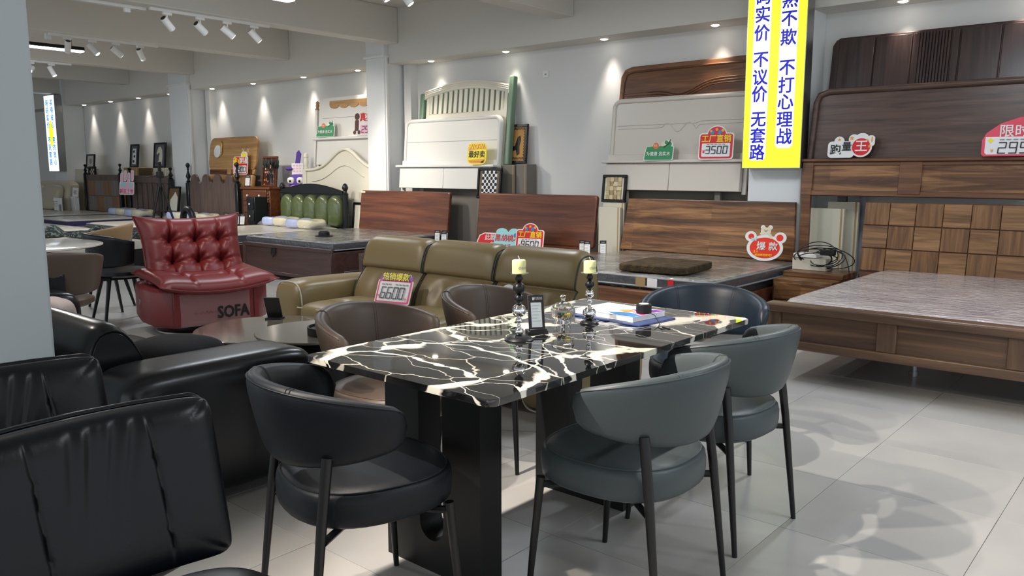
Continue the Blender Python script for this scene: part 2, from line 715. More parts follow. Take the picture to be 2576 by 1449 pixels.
# cable trunking on the pillars, walls and beams
tr = B()
for px0, px1 in ((-9.22, -8.83), (-14.95, -14.28)):
    tr.box(px0 - .02, px1 + .025, 7.553, 7.58, 2.88, 2.91)
    tr.box(px1, px1 + .025, 7.58, 7.66, 2.88, 2.91)
    tr.box(px1, px1 + .025, 7.60, 7.63, 0, 2.88)
struct(tr.obj('trim_%d' % n, m_white, ang=0), 'white cable trunking around the pillars')
n += 1
tr = B()
tr.box(-8.86, -8.82, 4.05, 4.11, 2.98, 3.52)
tr.box(-8.86, -8.8, 3.0, 4.27, 3.02, 3.05)
tr.box(-11.42, -11.36, 4.2, 4.26, 2.98, 3.52)
struct(tr.obj('trim_%d' % n, m_white, ang=0), 'white conduit dropping down the beams')
n += 1
# narrow flat pilasters inside the niche beside the pillars
for px in (-8.80, -14.24):
    b = B()
    b.box(px + .02, px + .16, 7.9, 8.03, 0, 2.8)
    struct(b.obj('trim_%d' % n, m_wall, ang=0), 'narrow white pilaster beside the pillar')
    n += 1

# ------------------------------------------------------------------ lights of the room
m_glow = mat('downlight_glow', '#fff6e6', .5, emit=14)
m_led = mat('led_diffuser', '#f2f6ff', .5, emit=7)
m_lens = mat('spot_lens', '#fff4e4', .5, emit=10)


def downlight(first, x, lab):
    if first is None:
        t = thing('recessed_downlight', lab, 'downlight', (x, 7.84, 2.8), group='downlights along the soffit')
        b = B()
        b.lathe([(.043, -.004), (.054, -.004), (.056, 0), (.043, 0)], 20)
        b.obj('trim_ring', m_white, t)
        b = B()
        b.lathe([(0, -.016), (.02, -.015), (.036, -.010), (.043, -.003), (.043, 0)], 18)
        b.obj('lamp_face', m_glow, t)
        return t
    return dup(first, (x, 7.84, 2.8), label=lab)


NX = [-21.0, -19.37, -18.02, -16.73, -15.42, -13.85, -12.51, -11.07, -9.72, -8.16, -6.82, -5.35, -3.99, -2.2, -1.25]
NL = ['downlight leftmost of all, beyond the far lightbox', 'downlight just right of the far lightbox', 'second downlight right of the far lightbox', 'third downlight right of the far lightbox', 'downlight beside the left side of the far pillar',
      'downlight above the leaning oak headboard', 'downlight to the right of the oak headboard', 'downlight above the white scalloped headboard left end', 'downlight beside the left side of the middle pillar',
      'downlight above the slatted cream headboard', 'downlight above the right green post of the slatted headboard', 'downlight left of the leaning walnut headboard', 'downlight above the leaning walnut headboard', 'downlight above left end of the fluted dark headboard', 'downlight above right end of the fluted dark headboard']
d0 = None
for x, lab in zip(NX, NL):
    d = downlight(d0, x, lab)
    d0 = d0 or d
    lamp('downlight_lamp', 'SPOT', (0, .06, -.03), E_NICHE, WARM, d, size=.05, spot=56, blend=1.0, rot=(radians(4), 0, 0))


def track(bx, ys, y0, y1, lab, dirs, labs, lit, energy=None, tgts=None):
    t = thing('lighting_track', lab, 'track', (bx, 0, 3.05), group='ceiling lighting tracks')
    b = B()
    b.box(-.018, .018, y0, y1, -.03, 0)
    b.obj('rail', m_white, t, ang=0)
    for i, y in enumerate(ys):
        s = thing('track_spotlight', labs[i], 'spotlight', (bx, y, 3.02), group='white track spotlights')
        b = B()
        b.box(-.017, .017, -.05, .05, -.03, 0, .004, 1)
        b.obj('adapter', m_white, s)
        b = B()
        b.tube([(0, 0, -.03), (0, 0, -.075)], .008, 8)
        b.obj('stem', m_white, s)
        d = V(dirs[i]).normalized()
        if tgts:
            d = (V(tgts[i]) - V((bx, y, 2.9))).normalized()
        c = V((0, 0, -.115))
        p0, p1 = c - d * .075, c + d * .085
        b = B()
        b.tube([p0, p0 + d * .002, p1 - d * .002, p1], [.036, .038, .038, .036], 18)
        b.obj('lamp_body', m_white, s)
        b = B()
        b.tube([p0 - d * .0015, p0 + d * .001], .031, 16)
        b.obj('rear_grille', m_black, s)
        b = B()
        b.tube([p1 - d * .001, p1 + d * .0015], .03, 16)
        b.obj('lens', m_lens if lit[i] else m_black, s)
        if lit[i]:
            lamp('spot_lamp', 'SPOT', p1 + d * .02, energy or E_TRACK, WARM, s, size=.03, spot=70, blend=.5, target=p1 + d)


D1 = (.45, .35, -.75)
track(-8.73, [4.46, 4.84, 5.17, 5.52], 4.27, 5.72, 'white lighting track under the beam with four spotlights nearest the middle pillar', [(-.25, .75, -.65), (-.2, .8, -.55), (.25, .7, -.6), (.2, .6, -.65)],
      ['first spotlight from the left on the nearer four spot track', 'second spotlight from the left on the nearer four spot track', 'third spotlight from the left on the nearer four spot track', 'rightmost spotlight on the nearer four spot track'], [1, 1, 1, 1])
track(-11.28, [4.42, 4.73, 5.03, 5.36], 4.2, 5.6, 'white lighting track on the second beam behind the LED bar', [(-.5, .1, -.8), (.4, .4, -.65), (.1, .75, -.6), (-.3, .55, -.85)],
      ['leftmost spotlight in front of the far LED bar', 'second spotlight from the left on the second beam', 'third spotlight from the left on the second beam', 'rightmost spotlight on the second beam pointing almost down'], [1, 1, 1, 1])
track(-14.22, [5.0, 5.3], 4.4, 5.6, 'white lighting track on the third beam beside the far pillar', [(.7, -.5, -.4), (.3, .3, -.8)],
      ['glaring spotlight facing the camera on the third beam', 'slim spotlight right of the glaring one on third beam'], [1, 1])
track(-5.76, [4.95, 5.22], 3.6, 5.5, 'white lighting track at the top edge on the nearest beam', [(.35, .3, -.8), (.4, .35, -.75)],
      ['spotlight cut by top edge, left of its pair', 'spotlight cut by top edge, right of its pair'], [1, 1])
track(-5.76, [.8, 1.7, 2.6], .2, 3.0, 'white lighting track above the recliner, outside the picture', [(.5, .5, -.8), (.1, .7, -.8), (-.2, .8, -.8)],  # extra track out of view, added to light the room
      ['spotlight above recliner, first of its track', 'spotlight above recliner, middle of its track', 'spotlight above recliner, last of its track'], [1, 1, 1], 75)
# the track above the dining group (it throws the chair and table shadows on the floor)
track(-2.5, [-.4, .56, 1.57], -.8, 2.2, 'white lighting track above the dining table, outside the picture', [(0, 0, -1)] * 3,
      ['spotlight above dining table, first of its track', 'spotlight above dining table, middle of its track', 'spotlight above dining table, last of its track'], [1, 1, 1], E_TABLE,
      [(-.5, 1.7, .0), (-.5, 2.3, .0), (-.6, 2.6, .0)])


def ledbar(x, y0, y1, z, lab):
    t = thing('linear_ceiling_light', lab, 'ceiling light', (x, y0, z), group='linear LED bars')
    ln = y1 - y0
    b = B()
    b.box(-.07, .07, 0, ln, 0, .05)
    b.obj('housing', m_black, t, ang=0)
    b = B()
    b.box(-.065, .065, .005, ln - .005, -.02, 0)
    b.obj('diffuser', m_led, t, ang=0)
    b = B()
    for yy in (.15, ln - .15):
        b.tube([(0, yy, .05), (0, yy, 3.52 - z)], .004, 6)
    b.obj('hanger_rods', m_black, t)
    lamp('led_lamp', 'AREA', (0, ln / 2, -.03), E_PANEL, COOL, t, size=.12, sy=ln)


ledbar(-7.5, 3.9, 5.2, 3.1, 'white LED bar at the top edge of the picture')
ledbar(-13.0, 4.35, 5.3, 3.1, 'far LED bar beside the left pillar with dark housing')
for x, y, l in ((-4.35, -.6, 'LED bar left of the dining table, outside the picture'), (1.2, 2.6, 'LED bar right of the dining group, outside the picture'), (-1.5, 4.4, 'LED bar before the block headboard bed, outside the picture'), (-4.35, 4.4, 'LED bar above the tan sofa, outside the picture')):  # bars out of view, added to brighten the room overall
    ledbar(x, y, y + 1.2, 3.1, l)


# ------------------------------------------------------------------ lightbox signs
def lightbox(name, lab, x0, x1, y0, y1, z0, z1, cols, edge, mtext, fs):
    t = thing(name, lab, 'sign', ((x0 + x1) / 2, y1, z0))
    hw, h, dp = (x1 - x0) / 2, z1 - z0, y1 - y0
    b = B()
    b.box(-hw, hw, -dp, 0, 0, h)
    b.obj('case', m_steel, t, ang=0)
    b = B()
    b.box(-hw + .006, hw - .006, -dp - .004, -dp, .006, h - .006)
    b.obj('lit_face', edge, t, ang=0)
    for cx, cw, zb, chars in cols:
        if cw:
            c = .028
            b = B()
            b.prism([(cx - cw / 2 + c, zb), (cx + cw / 2 - c, zb), (cx + cw / 2, zb + c), (cx + cw / 2, h - .02), (cx - cw / 2, h - .02), (cx - cw / 2, zb + c)], -dp - .006, -dp - .004)
            b.obj('white_strip', m_lbwhite, t, ang=0)
        b = B()
        for ch, cz in chars:
            b.text(ch, fs, cx, cz, -dp - .007, bold=.032)
        b.obj('lettering', mtext, t, ang=0)
    return t


m_lbyellow = mat('lit_yellow_acrylic', '#e9f52b', .4, emit=1.0)
m_lbwhite = mat('lit_white_acrylic', '#fbfcff', .4, emit=1.0)
m_lbblue = mat('lit_blue_print', '#1717b8', .4, emit=.5)
m_lbpale = mat('lit_pale_acrylic', '#e6f6ff', .4, emit=1.1)
m_lbblue2 = mat('lit_blue_lettering', '#2f7fd0', .4, emit=.7)
zz = lambda y: 3.03 - (y - 0) * (1.68 / 423)   # rows of characters on the panel


def rows(s, ys):
    return [(c, zz(y) - 1.35) for c, y in zip(s, ys)]


lightbox('lightbox_sign', 'tall yellow lightbox with blue Chinese slogan on the white pillar', -3.455, -2.885, 7.44, 7.6, 1.35, 3.45,
         [(-.135, .165, .075, rows('明码实价不议价无套路', (-12, 30, 70, 112, 172, 213, 252, 310, 349, 388))),
          (.120, .165, .185, rows('生熟不欺不打心理战', (5, 45, 86, 128, 195, 235, 273, 313, 352)))], m_lbyellow, m_lbblue, .155)
f = lightbox('lightbox_sign', 'far white lightbox with blue slogan at left edge beside the pillar', -20.5, -19.92, 7.42, 7.58, 1.32, 3.03,
             [(-.13, 0, 0, [(c, 1.53 - .165 * i - (.17 if i > 3 else 0)) for i, c in enumerate('明码实价不玩套路')]),
              (.13, 0, 0, [(c, 1.53 - .165 * i - (.17 if i > 3 else 0)) for i, c in enumerate('买得省心用的放心')])], m_lbpale, m_lbblue2, .15)
b = B()
b.prism(el(0, .85, .12, .3), -.1655, -.164)
b.obj('yellow_patch', m_lbyellow, f, ang=0)

# wall switch plate
t = thing('wall_socket', 'small white blank socket plate high on the back wall', 'socket', (-6.33, 8.03, 2.46))
b = B()
b.box(-.043, .043, -.012, 0, 0, .086, .004, 1)
b.obj('plate', m_white, t)
b = B()
b.box(-.012, .012, -.014, -.012, .03, .05)
b.obj('socket_slot', m_pgrey, t, ang=0)


# ------------------------------------------------------------------ helpers for furniture
def world_inv(p):
    m = MX.Identity(4)
    while p:
        m = p.matrix_basis @ m
        p = p.parent
    return m.inverted()


def objw(b, name, mt, parent, ang=38):
    """link a mesh whose coordinates were given in room coordinates under its parent"""
    m = world_inv(parent)
    for v in b.bm.verts:
        v.co = m @ v.co
    return b.obj(name, mt, parent, ang)


def sgp(c, e):
    return (1 if c >= 0 else -1) * abs(c) ** e


def cat(pts, t, closed=True):
    n = len(pts)
    if closed:
        t = (t % 1) * n
        i = int(t)
        f = t - i
        P = [V(pts[(i + k - 1) % n]) for k in range(4)]
    else:
        t = min(t, .99999) * (n - 1)
        i = int(t)
        f = t - i
        P = [V(pts[min(max(i + k - 1, 0), n - 1)]) for k in range(4)]
    return .5 * (2 * P[1] + (P[2] - P[0]) * f + (2 * P[0] - 5 * P[1] + 4 * P[2] - P[3]) * f * f + (3 * P[1] - P[0] - 3 * P[2] + P[3]) * f ** 3)


# ------------------------------------------------------------------ dining chairs
def dining_chair(name, label, m_up, loc, rz):
    t = thing(name, label, 'chair', (loc[0], loc[1], 0), rz, 'upholstered dining chairs')
    RX, RY, PH = .258, .27, radians(95)

    def c_par(u):
        a = abs(u)
        hh = .046 + .074 * cos(u * pi / 2) ** .75
        th = .030 - .004 * a
        e = sqrt(max(0, 1 - (max(a - .9, 0) / .1) ** 2))
        return .658 - .010 * a, hh * max(e, .02), th * max(e, .02)

    def ring(u, a, grow=0):
        ph = u * PH
        zc, hh, th = c_par(u)
        o = V((sin(ph), -cos(ph), 0))
        cx = V((RX * sin(ph), -RY * cos(ph) + .015, 0))
        x, z = sgp(cos(a), .62) * (th + grow), sgp(sin(a), .62) * (hh + grow)
        return cx + o * (x + .22 * z) + V((0, 0, zc + z))
    b = B()
    b.grid(lambda p, q: ring(-1 + 2 * p, 2 * pi * q), 44, 18, cv=True, cap0=True, cap1=True)
    back = b.obj('backrest', m_up, t, 60)
    b = B()
    b.tube([ring(-.93 + 1.86 * i / 40, radians(58), .0005) for i in range(41)], .0022, 6)
    for uu in (-.33, .33):
        for dd in (-.012, .012):
            b.tube([ring(uu + dd, radians(60 + i * 20), .0004) for i in range(9)], .0013, 5)
    b.obj('seam', m_up, back)
    b = B()
    prof = [(0, .372), (.55, .372), (.92, .374), (.985, .385), (1.0, .41), (1.0, .445), (.985, .463), (.94, .474), (.75, .481), (.4, .486), (0, .488)]

    def seat(p, q, k=1.0, dz=0):
        a = 2 * pi * p
        j = q * (len(prof) - 1)
        i = min(int(j), len(prof) - 2)
        r = (prof[i][0] + (prof[i + 1][0] - prof[i][0]) * (j - i)) * k
        z = prof[i][1] + (prof[i + 1][1] - prof[i][1]) * (j - i)
        return V((.238 * r * sgp(cos(a), .8), .02 + .245 * r * sgp(sin(a), .8), z + dz))
    b.grid(lambda p, q: seat(p, q * .98 + .01), 40, 10, cu=True)
    so = b.obj('seat', m_up, t, 50)
    b = B()
    b.tube([seat(i / 40, .7, 1.002) for i in range(40)], .0022, 6, closed=True)
    b.obj('piping', m_up, so)
    for sx in (-1, 1):
        b = B()
        b.tube([(sx * .205, .19, .385), (sx * .215, .205, .2), (sx * .225, .22, 0)], [.014, .0125, .009], 10)
        b.obj('leg', m_black, t)
        b = B()
        b.tube([(sx * .2, -.165, .585), (sx * .208, -.19, .4), (sx * .222, -.235, 0)], [.0155, .0145, .009], 10)
        b.obj('leg', m_black, t)
    b = B()
    for sx in (-1, 1):
        b.tube([(sx * .206, .192, .36), (sx * .05, .02, .362), (-sx * .05, -.0, .362), (-sx * .208, -.185, .36)], .011, 6)
    b.obj('under_frame', m_black, t)
    return t


dining_chair('dining_chair', 'grey upholstered dining chair nearest the camera at the right of the marble table', m_l_grey, (-1.31, 2.09), radians(92))
dining_chair('dining_chair', 'grey upholstered dining chair behind the other grey one, further along the marble table', m_l_grey, (-1.35, 2.74), radians(86))
dining_chair('dining_chair', 'charcoal dining chair at the near end of the marble table', m_l_dark, (-1.82, 1.43), radians(-16))
dining_chair('dining_chair', 'brown tub dining chair at the far side of the marble table, nearer the coffee tables', m_l_brown, (-2.44, 2.10), radians(-84))
dining_chair('dining_chair', 'brown tub dining chair at the far side of the marble table, behind the tall candlestick', m_l_brown, (-2.44, 2.80), radians(-84))
dining_chair('dining_chair', 'navy blue tub dining chair at the far end of the marble table', m_l_navy, (-1.72, 3.36), radians(206))

# ------------------------------------------------------------------ marble dining table
t = thing('dining_table', 'black and white marble top dining table on two black slab pedestals', 'table', (-1.71, 2.21, 0), radians(0))
m_marb = marble('black_marble')
b = B()
b.prism(rr(0, 0, .785, 1.51, .02), .732, .752, .004, 'z')
b.obj('tabletop', m_marb, t, 30)
for y0 in (-.46, .36):
    b = B()
    outer = [(-.36, 0), (.08, 0), (.08, .732), (-.36, .732)]
    slot = rr(-.14, .39, .11, .56, .0549, 8)
    # ring slab: outer outline bridged to the rounded slot
    A = [(-.36, 0), (-.14, 0), (-.14, .11)]
    left = [p for p in slot if p[0] <= -.14 + 1e-6]
    right = [p for p in slot if p[0] >= -.14 - 1e-6]
    left.sort(key=lambda p: p[1])
    right.sort(key=lambda p: -p[1])
    b.prism([(-.36, 0), (-.14, 0)] + [p for p in left] + [(-.14, .732), (-.36, .732)], y0, y0 + .1)
    b.prism([(-.14, 0), (.08, 0), (.08, .732), (-.14, .732)] + right, y0, y0 + .1)
    b.obj('pedestal', m_blackmat, t, 30)
TZ = .752


def sphere_prof(c, r, n=8):
    return [(r * cos(a), c + r * sin(a)) for a in [radians(-78 + 156 * i / n) for i in range(n + 1)]]


def candlestick(lab, x, y, base_r, balls, zd):
    t = thing('candlestick', lab, 'candlestick', (x, y, TZ), group='beaded candlesticks')
    b = B()
    b.lathe([(base_r, 0), (base_r, .003), (base_r * .85, .009), (base_r * .5, .014), (.008, .017)], 28)
    b.obj('base', m_black, t, 50)
    for c, r, mm in balls:
        b = B()
        b.lathe(sphere_prof(c, r), 22)
        b.obj('ball', mm, t, 60)
    b = B()
    b.lathe([(.006, zd - .008), (.012, zd - .004), (.033, zd), (.034, zd + .0015), (.02, zd + .001)], 26)
    b.obj('drip_dish', m_chrome, t, 50)
    c = thing('pillar_candle', lab.replace('candlestick', 'candle').split(' with')[0] + ', pale yellow, printed', 'candle', (x, y, TZ + zd + .0015), group='pale yellow pillar candles')
    b = B()
    b.lathe([(0, 0), (.0225, 0), (.0235, .002), (.0235, .041), (.0215, .044), (.012, .042), (0, .0415)], 28)
    b.obj('wax', m_candle, c, 40)
    b = B()
    b.tube([(0, 0, .041), (.001, 0, .05), (-.003, -.002, .058)], .0011, 6)
    b.obj('wick', m_white, c)
    # printed word on the curved side
    vs, fs = glyphs('classic', .016, 0, 1, 'CENTER')
    b = B()
    a0 = atan2(-y, -x) + .75
    nv = [b.bm.verts.new((.0238 * cos(a0 + p[0] / .0235), .0238 * sin(a0 + p[0] / .0235), .019 + p[1])) for p in vs]
    for q in fs:
        b.bm.faces.new([nv[i] for i in q])
    b.obj('lettering', m_pgrey, c, 0, False)


CH, BK = m_chrome, m_black
candlestick('taller candlestick with black and chrome balls, nearest on the marble table', -1.743, 2.07, .05, [(.029, .0155, CH), (.05, .007, CH), (.067, .0115, CH), (.101, .0245, CH), (.142, .0165, BK), (.178, .021, BK), (.211, .0135, BK)], .228)
candlestick('shorter candlestick with black and chrome balls, behind the glass jar', -1.732, 2.468, .036, [(.04, .0255, CH), (.072, .009, CH), (.088, .0105, CH), (.115, .0175, CH), (.149, .0175, BK), (.176, .0125, BK)], .193)

t = thing('price_card_stand', 'tilted black price card stand on marble table between candlestick and glass jar', 'price card', (-1.765, 2.195, TZ), radians(52))
b = B()
b.box(-.036, .036, -.022, .03, 0, .012, .001, 1)
b.box(-.03, .03, -.026, -.02, .0, .02, .001, 1)
b.obj('foot', m_blackmat, t)
b = B()
b.box(-.029, .029, -.004, .004, 0, .128, .0015, 1)
b.xf(set(), MX.Translation((0, -.004, .01)) @ MX.Rotation(radians(-16), 4, 'X'))
p = b.obj('panel', m_blackmat, t)
b = B()
b.box(-.019, .019, -.0045, -.0040, .012, .1)
b.box(-.012, -.006, -.0045, -.004, .109, .119)
b.xf(set(), MX.Translation((0, -.004, .01)) @ MX.Rotation(radians(-16), 4, 'X'))
b.obj('card', mat('card_grey', '#9aa4ab', .4), p, 0)
b = B()
b.text('家具城', .011, .007, .114, -.0048)
for i, wd in enumerate((.028, .022, .03, .024, .018, .03)):
    b.prism(rr(-.016 + wd / 2, .09 - i * .011, wd, .0022, .0005, 1), -.0049, -.0046)
b.xf(set(), MX.Translation((0, -.004, .01)) @ MX.Rotation(radians(-16), 4, 'X'))
b.obj('lettering', m_pgrey, p, 0)

t = thing('glass_jar', 'cut glass candy jar with knobbed lid on the marble table', 'jar', (-1.775, 2.36, TZ))
b = B()
pr = [(.012, .026), (.03, .028), (.041, .038), (.044, .055), (.043, .066), (.041, .066), (.041, .055), (.038, .041), (.028, .032), (0, .031)]
b.grid(lambda u, v: (lambda r, z: ((r * (1 + .02 * sin(24 * 2 * pi * u))) * cos(2 * pi * u), (r * (1 + .02 * sin(24 * 2 * pi * u))) * sin(2 * pi * u), z))(*[pr[int(v * 9 + .5)][k] for k in (0, 1)]), 96, 9, cu=True)
b.obj('bowl', m_glass, t, 50)
b = B()
b.lathe([(.042, .067), (.044, .069), (.04, .078), (.025, .087), (.01, .09), (.006, .098), (.008, .102), (.011, .11), (.008, .117), (0, .119)], 28)
b.obj('lid', m_glass, t, 50)
for k in range(4):
    a = pi / 4 + k * pi / 2
    b = B()
    b.tube([(.02 * cos(a), .02 * sin(a), .03), (.027 * cos(a), .027 * sin(a), .012), (.024 * cos(a), .024 * sin(a), 0)], [.006, .004, .005], 8)
    b.obj('foot', m_glass, t)
cols = [m_brass, m_pgreen, m_navyink, m_yellow, m_orange]
for k in range(9):
    a = k * 2.4
    r = .008 + .014 * (k % 3) / 2
    c = tag(B().box(-.007, .007, -.005, .005, 0, .009, .002, 2).obj('wrapped_candy', cols[k % 5]), ('gold', 'green', 'navy', 'yellow', 'orange')[k % 5] + (' wrapped sweet lying on the bottom of the glass jar' if k < 5 else ' wrapped sweet on top of the pile in the glass jar'), 'candy', 'sweets in the glass jar')
    c.location = (-1.775 + r * cos(a), 2.36 + r * sin(a), TZ + .033 + .009 * (k // 5))
    c.rotation_euler = (0, 0, a)

# book, folder, tape measure
t = thing('folder', 'dark blue folder under the white book on the marble table', 'folder', (-1.70, 2.66, TZ), radians(-6))
B().box(-.16, .165, -.115, .11, 0, .008, .002, 1).obj('cover', mat('folder_blue', '#3a4a78', .4), t)
t = thing('catalogue_book', 'white softcover book with coloured diamonds on the blue folder', 'book', (-1.73, 2.675, TZ + .008), radians(-6))
b = B()
b.box(-.142, .142, -.1, .1, .001, .018)
b.obj('page_block', m_paper, t, 0)
b = B()
b.box(-.144, .144, -.102, .102, .018, .0195)
b.box(-.144, .144, -.102, .102, 0, .001)
b.box(-.1445, -.142, -.102, .102, 0, .0195)
cov = b.obj('cover', mat('book_cover', '#f0eff2', .35), t, 0)
for nm, c, poly in (('orange_print', m_orange, [(.0, -.01), (.05, -.035), (.075, .005), (.03, .025)]), ('violet_print', m_purple, [(.03, .03), (.09, .01), (.142, .06), (.142, .1), (.1, .09)]), ('blue_print', m_pblue, [(.0, -.075), (.06, -.1), (.142, -.1), (.142, -.05), (.07, -.03)]), ('pink_print', m_pink, [(.08, -.02), (.142, -.045), (.142, .01)])):
    b = B()
    b.prism(poly, .0195, .0199, 0, 'z')
    b.obj(nm, c, cov, 0)
b = B()
b.text('WINTER', .032, -.06, .03, 0)
b.xf(set(), MX.Translation((0, 0, .0199)) @ MX.Rotation(radians(-90), 4, 'X'))
b.obj('lettering', mat('print_lilac', '#a9a6cf', .5), cov, 0, False)
t = thing('tape_measure', 'black round tape measure lying on the white book', 'tape measure', (-1.615, 2.665, TZ + .0279))
b = B()
b.lathe([(0, 0), (.027, 0), (.03, .003), (.03, .033), (.027, .036), (.019, .036)], 28)
b.obj('case', m_blackmat, t)
b = B()
b.lathe([(.0, .035), (.012, .0375), (.019, .0365), (.02, .035)], 24)
b.obj('button', m_white, t)
b = B()
b.tube([(.028, -.01, .006), (.06, -.02, .001), (.1, -.05, -.0245), (.12, -.095, -.0265), (.15, -.12, -.0265), (.17, -.095, -.0265), (.13, -.085, -.0262)], .0014, 6)
b.obj('cord', m_black, t)


# ------------------------------------------------------------------ black leather side chairs (foreground left)
def leather_chair(lab, x, y):
    t = thing('leather_side_chair', lab, 'chair', (x, y, 0), radians(-90), 'black wrinkled leather chairs')
    rnd = random.Random(3)

    def sh(px, py, pz):
        # local: px along the width, py thickness (front +), pz height
        wr = 0
        if py > 0:
            e = max(0, 1 - (abs(px) / .97) ** 6) * max(0, 1 - (abs(pz) / .97) ** 6)
            for (sx, wd, dp, sl) in ((.05, .05, .20, .25), (-.12, .06, .26, .32), (-.26, .05, .2, .38), (.18, .05, .14, .18), (-.02, .04, .14, .3)):
                dcen = px - (sx + sl * (-pz * .5 + .2))
                wr -= 4.5 * dp * exp(-(dcen / wd) ** 2) * max(0, .35 + .65 * pz) * max(0, 1 - (px / .46) ** 8)
            for sx in (.44, -.46):
                wr -= .55 * exp(-((px - sx - .03 * pz) / .014) ** 2)
            wr *= e
        y2 = py + wr
        return px, y2, pz

    def bend(v):
        v.co.y += .38 * v.co.x ** 2 - .22 * (v.co.z - .7)
        v.co.z += -.05 * abs(v.co.x) ** 2 * 2
    b = B()
    NU, NV = 150, 50
    g = {}
    for sd in (1, -1):
        for i in range(NU + 1):
            for j in range(NV + 1):
                edge = i in (0, NU) or j in (0, NV)
                if sd < 0 and edge:
                    g[sd, i, j] = g[1, i, j]
                    continue
                px, pz = sin(pi / 2 * (-1 + 2 * i / NU)) * .5 + .5 * (-1 + 2 * i / NU), sin(pi / 2 * (-1 + 2 * j / NV))
                e = max(0, 1 - abs(px) ** 7) ** .5 * max(0, 1 - abs(pz) ** 6) ** .5
                th = .036 * e
                if sd > 0:
                    wr = sh(px, 1, pz)[1] - 1
                    th = e * (.036 + .011 * wr)
                k = (abs(px) ** 16 + abs(pz) ** 16) ** (1 / 16)
                m_ = max(abs(px), abs(pz))
                q = m_ / k if k > 0 else 1
                g[sd, i, j] = b.bm.verts.new((px * q * .245, -.202 + sd * th, .694 + pz * q * .164))
        for i in range(NU):
            for j in range(NV):
                b.bm.faces.new([g[sd, i, j], g[sd, i + 1, j], g[sd, i + 1, j + 1], g[sd, i, j + 1]])
    for v in b.bm.verts:
        bend(v)
    bk = b.obj('backrest', m_l_black, t, 75)
    b = B()
    pts = rr(0, .694, .487, .325, .03, 6)
    for yy in (-.226,):
        k = [V((p[0], yy, p[1])) for p in pts]
        k2 = []
        for i in range(len(k)):
            A, C = k[i], k[(i + 1) % len(k)]
            for q in range(4):
                k2.append(A.lerp(C, q / 4))
        b.tube(k2, .0055, 6, closed=True)
    for v in b.bm.verts:
        bend(v)
    b.obj('piping', m_l_black, bk, 75)
    b = B()
    b.puff(-.30, .30, -.24, .25, .415, .485, 3.8, 18)
    b.obj('seat', m_l_black, t, 60)
    for sx in (-1, 1):
        b = B()
        b.tube([(sx * .1, -.17, .42), (sx * .1, -.215, .48), (sx * .1, -.21, .60)], .011, 8)
        b.obj('back_post', m_black, t)
        for sy in (-1, 1):
            b = B()
            b.tube([(sx * .18, .01 + sy * .16, .41), (sx * .21, .01 + sy * .2, 0)], [.013, .009], 8)
            b.obj('leg', m_black, t)
    return t


lc = leather_chair('black wrinkled leather chair back filling the lower left corner', -1.36, .60)
dup(lc, (-1.92, .61, 0), label='black wrinkled leather chair behind the nearest one, beside the pillar')


# ------------------------------------------------------------------ sofas
def sofa_back(name, x0, x1, prof, mt, parent, tufts=(), pipe=None, n=26, m=44, sag=.012):
    """profile (y,z) closed, run along x with rounded ends; tufts = (u, t, depth, radius)"""
    cy = sum(p[0] for p in prof) / len(prof)
    cz = sum(p[1] for p in prof) / len(prof)
    P = [(0, p[0], p[1]) for p in prof]

    def f(u, v):
        q = cat(P, v)
        e = 1 - .16 * (abs(2 * u - 1)) ** 14
        y, z = cy + (q.y - cy) * e, cz + (q.z - cz) * e
        for (tu, tv, d, r) in tufts:
            dd = ((u - tu) * (x1 - x0)) ** 2 + ((v - tv) * 1.6) ** 2
            y += d * exp(-dd / (r * r))
        x = x0 + (x1 - x0) * u
        return (x, y, z)
    b = B()
    b.grid(lambda u, v: f(u, v), n, m, cv=True, cap0=True, cap1=True)
    o = objw(b, name, mt, parent, 60)
    if pipe:
        for u in (.012, .988):
            b = B()
            b.tube([f(u, i / m) for i in range(m)], .0045, 6, closed=True)
            objw(b, 'piping', pipe, o)
    return o


t = thing('tan_sofa', 'olive tan three seat leather sofa with pale piping behind the marble table', 'sofa', (-3.7, 3.65, 0))
b = B()
b.puff(-4.7, -2.68, 3.25, 4.0, .07, .30, 12, 8)
objw(b, 'base', m_l_tan, t, 60)
for x0, x1 in ((-4.99, -4.66), (-2.72, -2.40)):
    b = B()
    b.puff(x0, x1, 3.20, 4.02, .05, .575, 7, 12, lambda x, y, z: (x, y, z - .10 * max(0, z) * (abs(x) ** 2.5) - .05 * max(0, z) * (y + 1) * .5))
    a = objw(b, 'arm', m_l_tan, t, 60)
    b = B()
    w2 = (x1 - x0) / 2
    pts = [V(((x0 + x1) / 2 + w2 * .93 * sgp(cos(aa), .45), 3.232, .31 + .252 * sgp(sin(aa), .45) - .02 * (1 if sin(aa) > 0 else 0) * abs(cos(aa)))) for aa in [2 * pi * i / 40 for i in range(40)]]
    b.tube(pts, .005, 6, closed=True)
    objw(b, 'piping', m_piping, a)
PB = [(3.63, .36), (3.665, .50), (3.74, .605), (3.765, .635), (3.735, .66), (3.76, .76), (3.80, .835), (3.87, .86), (3.94, .84), (3.985, .74), (4.0, .5), (3.99, .30), (3.85, .28), (3.68, .29)]
for i in range(3):
    x0 = -4.66 + i * .647
    sofa_back('back_cushion', x0 + .006, x0 + .641, PB, m_l_tan, t, [(.33, .09, .035, .06), (.67, .09, .035, .06)] if i else [(.33, .09, .02, .06), (.67, .09, .02, .06)], m_dpiping)
